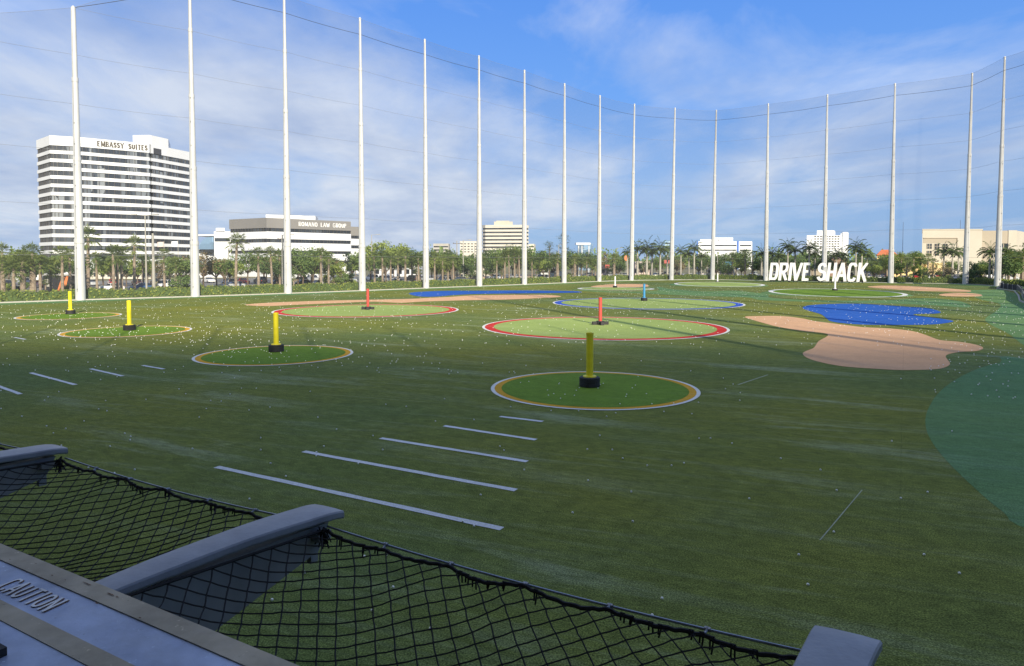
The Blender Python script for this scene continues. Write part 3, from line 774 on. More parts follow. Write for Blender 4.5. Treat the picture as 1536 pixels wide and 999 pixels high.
mb.build('coating_chips',M['rust'],fl)
# stencilled word
def caution(mat,name,off,grow,z):
    mb=MB(); x=-3.83+off[0]
    for i,ch in enumerate('CAUTION'):
        wch=.020 if ch=='I' else .052
        Mx=frame(en(x,1.598+off[1],z),E,NN); 
        write_letter(mb,ch,Mx,wch,.118,.014+grow,.012+grow,.0004,shear=-.12,step=.0004)
        x+=wch+.020
    return mb.build(name,mat)
st=empty('caution_marking',(0,0,0),0,'worn white painted word CAUTION along the grey deck edge','floor marking')
o=caution(M['rust'],'worn_edge',(.004,.003),.003,ZD+.002); o.parent=st
o=caution(M['deck_letter'],'painted_letters',(0,0),0,ZD+.005); o.parent=st
c=at(11,983,ZD); ec=c.dot(E); nc=c.dot(NN)
mb=MB(); mb.box(ec-2.2,ec,nc-1.6,nc,ZD+.001,ZD+.035,MBLD); o=mb.build('rubber_mat',M['rubber']); tag(o,'black rubber mat corner on the deck at the lower left edge','floor mat')
bd_=empty('tee_building',(0,0,0),0,'multi-level tee building behind and above the viewer, outside the picture','building')
def bpart(name,mat,boxes):
    mb=MB()
    for b in boxes: mb.box(*b,MBLD)
    return mb.build(name,mat,bd_)
bpart('floor_slab',M['interior'],[(0,28,-8,1.7,7.65,7.95)])
bpart('roof_slab',M['interior'],[(-60,0,-8,1.9,8.0,8.4),(0,28,-8,1.9,14.2,14.7)])
bpart('back_wall',M['interior'],[(-60,28,-8.3,-8,0,8.0),(0,28,-8.32,-8.01,8.0,14.2),(-60.3,-60,-8,1.5,0,8),(28,28.3,-8,1.5,0,14.2)])
for k in range(-18,11): bpart('column',M['bracket'],[(e0+BAY*k-.1,e0+BAY*k+.1,-1.6,-1.4,0,8.0)])
ch_=bpart('clubhouse_wing',M['interior'],[(28.4,95,-22,1.6,0,17)])
def scr_op(nt_):
    tcn=nt_.nodes.new('ShaderNodeTexCoord'); sp=nt_.nodes.new('ShaderNodeSeparateXYZ'); nt_.links.new(tcn.outputs['UV'],sp.inputs[0])
    return ramp(nt_,sp.outputs[1],[(0,.98),(.25,.80),(.5,.5),(.75,.2),(1,.0)])
scr=netmat('added_shade_screen',(.02,.02,.02),scr_op)      # added unseen screen, opacity graded to soften the building's shade on the turf
dk=lambda a_:10.3+.222*(a_+23); lt=lambda a_:20.1+.226*(a_+23)
vs=[];uv=[];fs=[];na=54
for i in range(na+1):
    a_=-62+157*i/na
    for q,(z_,v_) in enumerate(((7.9,0),(max(8.0,dk(a_)),max(0,(8.0-dk(a_))/(lt(a_)-dk(a_)))),(lt(a_),1))):
        vs.append(tuple(en(a_,1.5,z_))); uv.append((i/na,v_))
for i in range(na):
    for q in range(2): fs.append((i*3+q,i*3+3+q,i*3+4+q,i*3+1+q))
me=bpy.data.meshes.new('added_shade_screen'); me.from_pydata(vs,[],fs); me.materials.append(scr)
ul=me.uv_layers.new(name='UVMap')
for lp in me.loops: ul.data[lp.index].uv=uv[lp.vertex_index]
o=bpy.data.objects.new('added_shade_screen',me); COL.objects.link(o); o.parent=bd_
for k in range(-6,9): 
    e_=k*10.0+2; 
    zt_=lt(e_)+.3
    mb=MB(); q=en(e_,1.45,0); mb.tube([(q.x,q.y,8.0),(q.x,q.y,zt_)],.09,8); mb.build('shade_screen_mast',M['bracket'],bd_)  # masts added to carry the unseen shade screen
# padded cantilever beams
beam_labels={-1:'grey padded net beam at the left edge, farthest of the three',0:'grey padded net beam rising from the deck edge left of centre',1:'tip of a grey padded net beam at the bottom edge, right'}
def make_beam(label):
    root=empty('padded_beam',(0,0,0),0,label,'padded beam','padded beams holding the safety net')
    L0=NE+.0; n=26; mb=MB(); prof=[(-.132,-.034),(-.142,-.022),(-.142,.008),(-.134,.018),(-.06,.022),(.06,.022),(.134,.018),(.142,.008),(.142,-.022),(.132,-.034)]
    vs=[]; L1=nt_+.04; k=len(prof)
    for i in range(n+1):
        q=i/n; nn=L0+(L1-L0)*q
        w_=.64+.32*q; bow=.022*math.sin(PI*min(1,q*1.02))
        end=0
        if q>.93: end=(q-.93)/.07
        for (x,z) in prof:
            wr=.0022*math.sin(q*71+x*30)*math.sin(q*19)*(1 if z<0 else .1)+.0012*math.sin(q*13+x*7)
            zz_=z+bow+wr-.012*end*end
            vs.append(en(x*w_-.150*(1-q),nn+.0,ZD-.03+zz_))
    fs=[(i*k+j,i*k+(j+1)%k,(i+1)*k+(j+1)%k,(i+1)*k+j) for i in range(n) for j in range(k)]
    fs+=[tuple(range(k)),tuple(n*k+j for j in range(k-1,-1,-1))]
    mb.add(vs,fs); o=mb.build('padding',M['steel_pad'],root,smooth=True)
    m2=o.modifiers.new('edge','EDGE_SPLIT'); m2.split_angle=math.radians(24)
    # tapered steel cantilever under the pad
    mb=MB()
    side=[(NE,ZD-.08),(NE,ZD-.62),(nt_-.1,ZD-.25),(nt_-.02,ZD-.09)]
    vs=[en(-.06-.145*(nt_-a_)/(nt_-NE),a_,b_) for a_,b_ in side]+[en(.06-.145*(nt_-a_)/(nt_-NE),a_,b_) for a_,b_ in side]
    mb.add(vs,[(0,1,2,3),(7,6,5,4),(0,4,5,1),(1,5,6,2),(2,6,7,3),(3,7,4,0)])
    mb.build('steel_cantilever',M['bracket'],root)
    mb=MB(); mb.box(-.11,.11,nt_-.16,nt_-.05,ZD-.17,ZD-.12,MBLD); mb.box(-.02,.02,nt_-.14,nt_-.08,ZD-.33,ZD-.15,MBLD)
    mb.build('end_bracket',M['bracket'],root)
    return root
beams={0:make_beam(beam_labels[0])}
for k in (-1,1):
    c=copy_tree(beams[0]); c.location=E*(BAY*k); c['label']=beam_labels[k]; beams[k]=c
# move first beam to its bay
for k in (-1,0,1): beams[k].location=E*(e0+BAY*k-(.07 if k<0 else 0))-NN*(.07 if k<0 else 0)
# lower floor's wider pads seen through the net
def lower_pad(k,label):
    root=empty('lower_beam',E*(e0+BAY*k),0,label,'lower beam','grey lower floor beams under the net')
    mb=MB()
    mb.prism([tuple(en(x,n,0))[:2] for x,n in ((-.10,1.2),(.42,1.2),(.36,3.05),(-.10,3.05))],.72,.86)
    mb.build('pad',M['bracket'],root)
    mb=MB(); mb.prism([tuple(en(x,n,0))[:2] for x,n in ((.05,1.3),(.2,1.3),(.2,2.9),(.05,2.9))],.1,.719); mb.build('web',M['bracket'],root)
    return root
# grey divider below the beams, on the ground floor
def divider(k,label):
    root=empty('bay_divider',E*(e0+BAY*k),0,label,'divider panel','grey divider panels under the beams')
    mb=MB(); side=[(1.2,3.55),(1.2,2.25),(2.35,2.75),(3.25,3.52)]
    vs=[en(-.05,a_,b_) for a_,b_ in side]+[en(.05,a_,b_) for a_,b_ in side]
    mb.add(vs,[(0,1,2,3),(7,6,5,4),(0,4,5,1),(1,5,6,2),(2,6,7,3),(3,7,4,0)])
    mb.build('panel',M['bracket'],root)
    return root
(lambda *a:0)(0,'flat grey panel seen through the net under the middle padded beam')
(lambda *a:0)(-1,'flat grey panel seen through the net under the left padded beam')
# safety net bays
def make_safety_net(k,label):
    root=empty('safety_net',(0,0,0),0,label,'safety net','knotted safety nets between the beams')
    eL=e0+BAY*k; A_=eL+.115; B_=eL+BAY-.115; zc=ZD-.11
    rn=random.Random(20+k)
    nu,nv=30,16; v0,v1=NE+.012,nt_-.10
    hooks=[1/6*i for i in range(1,6)]
    def edge_drop(u):
        f=(u*6)%1.0; return .006+.020*math.sin(PI*f)
    def P(i,j,jit=True):
        u=i/nu; v=j/nv
        sag=.27*(max(0,math.sin(PI*u))**.7)*(max(0,math.sin(PI*(.22+.78*(v**.8))))**1.1 if v<1 else 0)
        sag=max(sag,0)
        if v>=1: sag=0
        nn=v0+(v1-v0)*v
        pull=.02*math.sin(PI*u)*v + (.015*math.sin(PI*((u*6)%1.0))*v**3)
        z=ZD-.055-.055*v-sag-edge_drop(u)*v**2*(0 if u in(0,1) else 1)
        e_=A_+(B_-A_)*u-.14*(1-v)
        if jit and 0<i<nu: z+=rn.uniform(-.003,.003)+.008*math.sin(i*.9+j*.4)
        return en(e_,nn-pull,z)
    G=[[P(i,j) for j in range(nv+1)] for i in range(nu+1)]
    def SF(u,v):
        """point of the hanging surface at fractions u along, v out"""
        x=min(max(u,0),1)*nu; y=min(max(v,0),1)*nv; a=min(int(x),nu-1); b=min(int(y),nv-1); f=x-a; g_=y-b
        return G[a][b].lerp(G[a+1][b],f).lerp(G[a][b+1].lerp(G[a+1][b+1],f),g_)
    mb=MB()
    LU=B_-A_; LV=(v1-v0)*1.06; cell=.092
    def strand(a,b,r=.0042):
        m=(a+b)/2+Vector((rn.uniform(-.003,.003),rn.uniform(-.003,.003),-rn.uniform(.001,.004)))
        mb.tube([a,m,b],r,4,caps=False)
    q=cell/math.sqrt(2); K=int((LU+LV)/q)+4; jit={}
    def node(i,j):
        if (i,j) not in jit: jit[(i,j)]=(i*q+rn.uniform(-.004,.004),j*q+rn.uniform(-.004,.004))
        return jit[(i,j)]
    NI=int(LU/q)+2; NJ=int(LV/q)+2
    ins=lambda p:-1e-6<=p[0]<=LU+1e-6 and -1e-6<=p[1]<=LV+1e-6
    def clip(a,b):
        """b lies outside: pull it back to the border"""
        t=1.0
        for k_,lim in ((0,LU),(1,LV)):
            d=b[k_]-a[k_]
            if b[k_]<0: t=min(t,(0-a[k_])/d)
            if b[k_]>lim: t=min(t,(lim-a[k_])/d)
        return (a[0]+(b[0]-a[0])*t,a[1]+(b[1]-a[1])*t)
    for i in range(-1,NI+1):
        for j in range(-1,NJ+1):
            if (i+j)%2: continue
            p=node(i,j)
            if ins(p):
                c=SF(p[0]/LU,p[1]/LV); r=.0078; mb.add([c+Vector(w_)*r for w_ in phi],[(0,2,4),(2,1,4),(1,3,4),(3,0,4),(2,0,5),(1,2,5),(3,1,5),(0,3,5)])
            for di in (-1,1):
                w_=node(i+di,j+1); a,b=p,w_
                if not ins(a) and not ins(b): continue
                if not ins(a): a,b=b,a
                if not ins(b): b=clip(a,b)
                strand(SF(a[0]/LU,a[1]/LV),SF(b[0]/LU,b[1]/LV))
    mb.build('net_mesh',M['twine'],root)
    # border rope
    mb=MB(); N_=nu*3; pts_=[]
    for q in range(N_+1):
        i=q/3; a=int(min(i,nu-1)); f=i-a; pts_.append(G[a][nv].lerp(G[a+1][nv],f)+Vector((0,0,.004*math.sin(q*2.1))))
    mb.tube(pts_,.011,6)
    mb.tube([G[0][j]+Vector((0,0,.01)) for j in range(nv+1)],.009,5); mb.tube([G[nu][j]+Vector((0,0,.01)) for j in range(nv+1)],.009,5)
    mb.build('border_rope',M['twine'],root)
    mb=MB()
    for q in range(2,nu*2-1):
        a=G[q//2][nv] if q%2==0 else G[q//2][nv].lerp(G[q//2+1][nv],.5)
        if rn.random()<.26:
            L=rn.uniform(.035,.075); mb=MB(); dd_=Vector((rn.uniform(-.012,.012),rn.uniform(-.008,.008),-L))
            mb.tube([a-E*.012-NN*.004+Vector((0,0,-L*.7)),a-E*.010+Vector((0,0,.013)),a+E*.006+Vector((0,0,.014)),a+dd_],.0046,4)
            mb.build('lacing_tie',M['twine'],root)
    # steel cable and hooks
    mb=MB(); ca=en(A_-.02,v1+.03,zc+.015); cb=en(B_+.02,v1+.03,zc+.015)
    cab=lambda u: ca.lerp(cb,u)+Vector((0,0,-.035*4*u*(1-u)))
    mb.tube([cab(i/24) for i in range(25)],.0065,6); mb.build('support_cable',M['galv'],root)
    for h_ in hooks:
        c=cab(h_); ii=h_*nu; a=int(ii); g=G[a][nv].lerp(G[a+1][nv],ii-a)
        mb=MB(); d=(g-c)
        ring=[c+Vector((0,0,.012))+NN*.0]+[c+NN*.014+d*.2,c+NN*.010+d*.7,g+Vector((0,0,-.012)),g-NN*.012+d*(-.25),c-NN*.012+d*.15,c+Vector((0,0,.012))]
        mb.tube(ring,.0055,6); mb.tube([c-E*.014+Vector((0,0,.002)),c+E*.014+Vector((0,0,.002))],.012,8)
        mb.build('snap_hook',M['galv'],root)
    # bunched twine at the corners
    for base,sg_ in ((G[0][nv],1),(G[nu][nv],-1)):
        mb=MB()
        for q in range(16):
            a=base+E*sg_*rn.uniform(-.04,.05)-NN*rn.uniform(0,.05)+Vector((0,0,rn.uniform(-.0,.04)))
            b=base+E*sg_*rn.uniform(-.05,.06)-NN*rn.uniform(0,.06)+Vector((0,0,-rn.uniform(.02,.10)))
            mb.tube([a,(a+b)/2+Vector((rn.uniform(-.02,.02),0,0)),b],.005,4)
        mb.build('knotted_corner',M['twine'],root)
    return root
make_safety_net(0,'black knotted safety net hanging between the middle and right padded beams')
make_safety_net(-1,'black knotted safety net between the left and middle padded beams')
make_safety_net(-2,'black knotted safety net left of the left padded beam') 
# ------------------------------------------------------------------ buildings beyond
def centroid(p): return Vector((sum(q[0] for q in p)/len(p),sum(q[1] for q in p)/len(p)))
def inset(poly_,d):
    """inset a polygon (counter-clockwise) by d metres"""
    n=len(poly_); out=[]
    for i in range(n):
        p=Vector(poly_[i]); a=Vector(poly_[i-1]); b=Vector(poly_[(i+1)%n])
        d0=(p-a).normalized(); d1=(b-p).normalized()
        n0=Vector((-d0.y,d0.x)); n1=Vector((-d1.y,d1.x)); m=(n0+n1).normalized()
        out.append(tuple(p+m*d/max(.4,m.dot(n0))))
    return out
def ccw(p):
    s=sum(p[i-1][0]*p[i][1]-p[i][0]*p[i-1][1] for i in range(len(p)))
    return list(p) if s>0 else list(p)[::-1]
def bands(root,poly_,zs,wall,glass,wname='wall',dep=.35,mull=0,front=None,mullmat=None):
    """zs: list of (z0,z1,'w'|'g'|material key)"""
    P_=ccw(poly_); I_=inset(P_,dep); walls=MB()
    extra={}
    for z0,z1,k in zs:
        if k=='g':
            mb=MB(); mb.prism(I_,z0-.05,z1+.05); mb.build('window_band',glass,root)
        elif k=='w': walls.prism(P_,z0,z1)
        else: extra.setdefault(k,MB()).prism(P_,z0,z1)
    if walls.v: walls.build(wname,wall,root)
    for k,m in extra.items(): m.build('parapet_panel',M[k],root)
    if mull and front:
        mb=MB(); zlo=min(z for z,_,_ in zs); zhi=max(z for _,z,_ in zs)
        for (a,b) in front:
            a=Vector(a);b=Vector(b); L=(b-a).length; t=(b-a).normalized(); nr=Vector((-t.y,t.x))
            if nr.dot(Vector((0,1)))<0: nr=-nr
            k=0; s=mull/2
            while s<L:
                c=a+t*s+nr*(dep*.75); h=.09
                for z0,z1,kk in zs:
                    if kk=='g':
                        q=[c-t*h-nr*.15,c+t*h-nr*.15,c+t*h+nr*.2,c-t*h+nr*.2]
                        mb.prism(ccw([tuple(v) for v in q]),z0,z1)
                s+=mull*(1 if (k%4) else .6); k+=1
        mb.build('mullions',mullmat or M['mull'],root)
def W2(x,d): return (wx(x,d),d)
# hotel
hz=[]; z=50.0; hz.append((46.6,50.0,'w')); z=46.6
for k in range(13):
    hz.append((z-1.72,z,'g')); z-=1.72
    hz.append((z-1.23,z,'w')); z-=1.23
hz.append((z-2.2,z,'g')); hz.append((0,z-2.2,'w'))
ht=empty('hotel',(0,0,0),0,'tall white hotel tower with dark window bands at the left, reading EMBASSY SUITES','hotel')
a,b,c,e_=W2(60,254.5),W2(80,244.5),W2(124,248),W2(228,262)
main=[a,b,c,e_,(e_[0]-5,e_[1]+24),(a[0]+4,a[1]+22)]
bands(ht,main,hz,M['hotel_white'],M['hotel_glass'],mull=1.9,front=[(a,b),(b,c),(c,e_)])
f_=(e_[0]+.15,e_[1]+.9); g_=W2(289,282)
wing=[f_,g_,(g_[0]-14,g_[1]+22),(f_[0]-14,f_[1]+20)]
bands(ht,wing,[(zz0-.0,zz1-.0,k) for zz0,zz1,k in hz],M['hotel_white'],M['hotel_glass'],'wing_wall',mull=1.9,front=[(f_,g_)])
mb=MB(); s1=W2(203,262.5); s2=(f_[0]+.02,f_[1]-.05); q3=Vector(f_).lerp(Vector(g_),.42)
blk=[(s1[0],s1[1]+.4),(e_[0]-.3,e_[1]+.6),(f_[0]+.1,f_[1]+.3),(q3.x,q3.y+.3),(q3.x-6,q3.y+14),(s1[0]-3,s1[1]+12)]
mb.prism(ccw(blk),49.9,53.4); mb.build('stair_block',M['hotel_white'],ht)
mb=MB(); t_=(Vector(g_)-Vector(f_)).normalized(); q0=Vector(f_)+t_*1.2; q1=Vector(f_)+t_*5.0; nr=Vector((t_.y,-t_.x))
mb.prism(ccw([tuple(q0+nr*.03),tuple(q1+nr*.03),tuple(q1-nr*.5),tuple(q0-nr*.5)]),46.6,48.8); mb.build('square_opening',M['mull'],ht)
mb=MB()
pt=lambda x:(lambda k,c_,d_:(Vector(c_)+ (Vector(d_)-Vector(c_))*((k*c_[1]-c_[0])/((d_[0]-c_[0])-k*(d_[1]-c_[1])))))((x-PX)/F,c,e_)
p0=pt(151); p1=pt(226); xd_=Vector((p1.x-p0.x,p1.y-p0.y,0)); Lw=xd_.length; xd_.normalize()
nrm_=Vector((xd_.y,-xd_.x,0))
def write_word(mb,txt,O,xd_,total,h,tv,th,dep,serif,gap=.26,space=.75):
    ws={'M':1.0,'W':1.15,'I':.28,'E':.62,'L':.6,'S':.58,'B':.62,'A':.82,'Y':.8,'U':.72,'T':.7,'R':.68,'O':.85,'N':.8,'G':.82,'P':.62,' ':space}
    tot=sum(ws[c_]+gap for c_ in txt)-gap; k=total/(tot*h)
    x=0
    for c_ in txt:
        wch=ws[c_]*h*k
        if c_!=' ':
            write_letter(mb,c_,frame(O+xd_*x,xd_,(0,0,1)),wch,h,tv,th,dep,serif=serif,step=.01)
        x+=wch+gap*h*k
write_word(mb,'EMBASSY SUITES',Vector((p0.x,p0.y,47.35))+nrm_*.03,xd_,Lw-.3,1.95,.40,.24,.12,.24,gap=.34)
mb.build('sign_lettering',M['signdark'],ht)
mb=MB(); 
mb.prism(ccw([W2(196,228),W2(300,238),W2(304,246),W2(198,238)]),3.6,6.2); mb.build('entrance_canopy',M['hotel_white'],ht)
# law office
lo=empty('office_building',(0,0,0),0,'low grey and white banded office block reading ROMANO LAW GROUP','office building')
A_,B_,C_=W2(345,253),W2(401,242),W2(527,266)
lz=[(17.3,20.85,'grey_panel'),(16.05,17.3,'g'),(13.5,16.05,'w'),(12.2,13.5,'g'),(9.4,12.2,'w'),(8.3,9.4,'g'),(5.8,8.3,'w'),(4.7,5.8,'g'),(0,4.7,'w')]
bands(lo,[A_,B_,C_,(C_[0]*1.1,C_[1]*1.1),(A_[0]+4,A_[1]+30)],lz,M['hotel_white'],M['dark_glass'],mull=1.6,front=[(A_,B_),(B_,C_)])
D_,E_=W2(526,272),W2(541,275)
bands(lo,[D_,E_,(E_[0]*1.08,E_[1]*1.08),(D_[0]*1.08,D_[1]*1.08)],[(a_-1.6 if a_>1 else 0,b_-1.6,k) for a_,b_,k in lz],M['hotel_white'],M['dark_glass'],'rear_wing',mull=1.6,front=[(D_,E_)])
mb=MB(); mb.prism(ccw([W2(400,262),W2(474,270),W2(478,282),W2(404,276)]),20.8,23.3); mb.build('roof_plant_room',M['hotel_white'],lo)
mb=MB(); pt2=lambda x:(Vector(B_)+(Vector(C_)-Vector(B_))*((((x-PX)/F)*B_[1]-B_[0])/((C_[0]-B_[0])-((x-PX)/F)*(C_[1]-B_[1]))))
p0=pt2(449); p1=pt2(519.5); xd_=Vector((p1.x-p0.x,p1.y-p0.y,0)); Lw=xd_.length; xd_.normalize(); nrm_=Vector((xd_.y,-xd_.x,0))
write_word(mb,'ROMANO LAW GROUP',Vector((p0.x,p0.y,18.35))+nrm_*.03,xd_,Lw,1.55,.25,.15,.12,.15,gap=.32,space=.7)
mb.build('sign_lettering',M['letter'],lo)
# atrium beside it
at_=empty('low_office',(0,0,0),0,'low white building with dark curved glass roof between hotel and grey office','building')
mb=MB(); mb.prism(ccw([W2(322,262),W2(347,262),W2(349,280),W2(324,280)]),0,zt(347,262)-.0); mb.prism(ccw([W2(325,261.4),W2(338,261.4),W2(338,262),W2(325,262)]),zt(347,262)+.01,zt(342,262)); mb.prism(ccw([W2(285,268),W2(322,268),W2(322,280),W2(285,280)]),0,zt(374,268)); mb.build('wall',M['hotel_white'],at_)
mb=MB(); mb.prism(ccw([W2(323,261.8),W2(346,261.8),W2(346,262.1),W2(323,262.1)]),zt(362,262),zt(357,262)); mb.prism(ccw([W2(299,267.5),W2(346,261.7),W2(346,262.1),W2(299,268)]),zt(379,262),zt(374,262)); mb.build('window_band',M['dark_glass'],at_)
mb=MB(); vs=[]
for i in range(9):
    an=PI/2*i/8; x=math.sin(an); hh=math.cos(an)
    vs.append((wx(321-22*x,266),zt(374-20*hh,266)))
vs+= [(wx(321,266),zt(374,266))]
n_=len(vs); mb.add([(x,266,z_) for x,z_ in vs]+[(x,279,z_) for x,z_ in vs],[tuple(range(n_)),tuple(range(2*n_-1,n_-1,-1))]+[(i,n_+i,n_+(i+1)%n_,(i+1)%n_) for i in range(n_)])
mb.build('glass_roof',M['blue_glass'],at_)
mb=MB(); mb.box(wx(283,262),wx(322,262),265.2,280,zt(354,266),zt(351.5,266)); mb.build('flat_roof_edge',M['hotel_white'],at_)
# central tower
ct=empty('office_tower',(0,0,0),0,'distant cream office tower with dark window bands right of the sixth pole','office building')
D=700; z=zt(337.5,D); cz=[(z-3.0,z,'cream_pale')]; z-=3.0
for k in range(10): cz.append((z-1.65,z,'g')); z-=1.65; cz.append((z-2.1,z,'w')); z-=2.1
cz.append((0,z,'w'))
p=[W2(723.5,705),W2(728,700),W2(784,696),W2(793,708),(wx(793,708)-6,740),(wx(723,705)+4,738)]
bands(ct,p,cz,M['cream_pale'],M['dark_glass'],mull=4,front=[(p[0],p[1]),(p[1],p[2]),(p[2],p[3])],dep=.6)
mb=MB(); mb.box(wx(741,700),wx(769,700),704,720,zt(337.5,D)-.1,zt(332,D)); mb.box(wx(744,700),wx(764,700),706,718,zt(332,D),zt(330.5,D)); mb.build('roof_plant_room',M['cream'],ct)
def simple_building(x0,x1,ytop,D,wallm,label,dep=14,rows=(),name='commercial_building',cat='building',roof=None,skew=0,cols=0,glass='dark_glass',roofh=0):
    """rows: list of (ytop,ybottom) pixel rows of windows; cols: number of windows per row (0 = continuous)"""
    r=empty(name,(0,0,0),0,label,cat)
    zt_=zt(ytop,D); X0,X1=wx(x0,D),wx(x1,D)
    mb=MB(); mb.prism(ccw([(X0,D),(X1,D+skew),(X1+dep*.1,D+dep+skew),(X0+dep*.1,D+dep)]),0,zt_); mb.build('wall',M[wallm],r)
    if not roof: 
        mb=MB(); mb.prism(ccw([(X0-.15,D-.15),(X1+.15,D+skew-.15),(X1+.15,D+skew+.2),(X0-.15,D+.2)]),zt_-.5,zt_+.15); mb.build('cornice',M[wallm],r)
    for (ya,yb) in rows:
        za,zb=zt(yb,D),zt(ya,D)
        if cols:
            for k in range(cols):
                u0=(k+.22)/cols; u1=(k+.78)/cols
                if D+skew*u0>600 and k%1: continue
                mb=MB(); q=[(X0+(X1-X0)*u0,D+skew*u0-.06),(X0+(X1-X0)*u1,D+skew*u1-.06),(X0+(X1-X0)*u1,D+skew*u1+.1),(X0+(X1-X0)*u0,D+skew*u0+.1)]
                mb.prism(ccw(q),za,zb); mb.build('window',M[glass],r)
        else:
            mb=MB(); q=[(X0+(X1-X0)*.03,D-.06),(X0+(X1-X0)*.97,D+skew*.97-.06),(X0+(X1-X0)*.97,D+skew*.97+.1),(X0+(X1-X0)*.03,D+.1)]
            mb.prism(ccw(q),za,zb); mb.build('window_band',M[glass],r)
    if roof:
        hr_=zt(ytop-roofh,D)-zt_; o_=.6
        mb=MB(); vs=[(X0-o_,D-o_,zt_),(X1+o_,D+skew-o_,zt_),(X1+o_,D+dep+skew+o_,zt_),(X0-o_,D+dep+o_,zt_),(X0+(X1-X0)*.22,D+dep/2,zt_+hr_),(X0+(X1-X0)*.78,D+dep/2+skew*.5,zt_+hr_)]
        mb.add(vs,[(0,1,5,4),(1,2,5),(2,3,4,5),(3,0,4),(3,2,1,0)]); mb.build('roof',M[roof],r)
    for o in r.children:
        for v in o.data.vertices:
            if v.co.y>D+abs(skew)+2.2: v.co.x*=v.co.y/D
    return r
SB=simple_building
SB(650,673,365.5,900,'greyroof','tiny far grey block left of the sixth pole, over the treetops',rows=((369,371),(374,376)),dep=20)
SB(690,721,362,1000,'cream_pale','far pale apartment block just left of the sixth pole',rows=((365,366.5),(369,370.5),(373,374.5),(377,378.5)),cols=6,dep=20)
SB(793,801,366,900,'cream_pale','far narrow pale block right of the cream tower',rows=((369,371),(374,376)),dep=20)
SB(866,886,365,420,'blue_glass','small far glass building with white roof behind trees right of the eighth pole',rows=(),dep=14)
SB(997,1008,361,900,'blue_glass','far pale glass tower behind the royal palms',rows=((364,366),(369,371)),dep=18)
SB(862,888,363.5,430,'hotel_white','thin white flat roof frame beside the feathery tree',rows=(),dep=3) if False else None
# blue and white office
bo=empty('office_building',(0,0,0),0,'white office block with blue vertical stripes right of the twelfth pole','office building')
D=480
def bx_(u0,u1,v0,v1,d0,d1): 
    return (wx(u0,D),wx(u1,D),D+d0,D+d1,0 if v1>=400 else zt(v1,D),zt(v0,D))
mb=MB(); mb.box(*bx_(1047,1105,362,400,0,20)); mb.box(*bx_(1107.5,1128,362,400,1,20)); mb.box(*bx_(1072,1099,356,362.1,5,18)); mb.box(*bx_(1050,1095,358.5,362.1,7,17)); mb.build('wall',M['hotel_white'],bo)
mb=MB(); mb.box(*bx_(1045.2,1047,362,400,.2,19)); mb.box(*bx_(1105,1107.5,361.5,400,-.4,19)); mb.build('vertical_stripe',M['bluetrim'],bo)
for v0,v1 in ((367.3,369.3),(374.3,376.2)):
    mb=MB(); mb.box(*bx_(1050,1104,v0,v1,-.08,.2)); mb.box(*bx_(1110,1127,v0,v1,.92,1.2)); mb.build('window_band',M['dark_glass'],bo)
mb=MB(); mb.box(*bx_(1076,1079,359,360.5,4.9,5.2)); mb.box(*bx_(1088,1090,359,360.5,4.9,5.2)); mb.build('vent',M['mull'],bo)
# white hospital-like block
hb=empty('hospital_building',(0,0,0),0,'distant white block with rows of small windows behind the letters and palms','building')
D=600
mb=MB(); mb.box(*bx_(1209.5,1260,353,400,0,25)); mb.box(*bx_(1226,1252,345.5,353.1,2,20)); mb.build('wall',M['hotel_white'],hb)
mb=MB(); mb.lathe([(3.4*.92,0),(3.4*.92,zt(349,D)),(2.6,zt(348,D))],20,(wx(1266.5,D),D+5,0)); mb.box(*bx_(1260,1266,350,400,3,20)); mb.build('round_tower',M['hotel_white'],hb)
for r_ in range(6):
    for k in range(9):
        u=1220.5+k*4.35; v=353.6+r_*3.72
        mb=MB(); mb.box(*bx_(u,u+3.0,v+.2,v+2.0,-.1,.2)); mb.build('window',M['mull'],hb)
# beige building at the right
bb=empty('storage_building',(0,0,0),0,'large beige stucco building at the right behind the last poles','building')
D=232
mb=MB(); q=[W2(1382,D),W2(1471,D),W2(1471,D+12),W2(1382,D+12)]
z_=zt(345,D)
mb.box(wx(1382,D),wx(1471.5,D),D,D+30,0,z_); mb.box(wx(1382,D)-.15,wx(1471.5,D)+.1,D-.15,D+30,z_,z_+.35)
mb.build('front_wall',M['cream'],bb)
mb=MB(); z2=zt(345.6,D)
X0=wx(1471.5,D)+.02; X1=wx(1522.5,D+1.5)
mb.box(X0,X1,D+1.5,D+30,0,z2); mb.build('recessed_wall',M['tan'],bb)
mb=MB(); mb.add([(X1+.01,D+1.4,0),(X1+3.4,D+14,0),(X1+3.4,D+30,0),(X1+.01,D+30,0),(X1+.01,D+1.4,z2),(X1+3.4,D+14,z2-.2),(X1+3.4,D+30,z2),(X1+.01,D+30,z2)],[(3,2,1,0),(4,5,6,7),(0,1,5,4),(1,2,6,5),(2,3,7,6),(3,0,4,7)]); mb.build('end_wall',M['cream'],bb)
mb=MB(); mb.box(wx(1522.5-7.5,D),X1+.02,D+1.3,D+2,0,z2+.1); mb.build('corner_pilaster',M['cream'],bb)
mb=MB(); mb.box(wx(1383.5,D),wx(1433.5,D),D-.05,D+.2,zt(364.5,D),zt(357.6,D)); mb.build('accent_panel',M['tan'],bb)
mb=MB(); mb.box(wx(1383.5,D),wx(1434.2,D),D-.30,D,zt(357.5,D),zt(356.6,D)); mb.box(wx(1433.6,D),wx(1434.3,D),D-.3,D,zt(375,D),zt(357.5,D)); mb.build('shadow_line',M['tan'],bb)  # tan strips stand in for the shadow along the recess edge
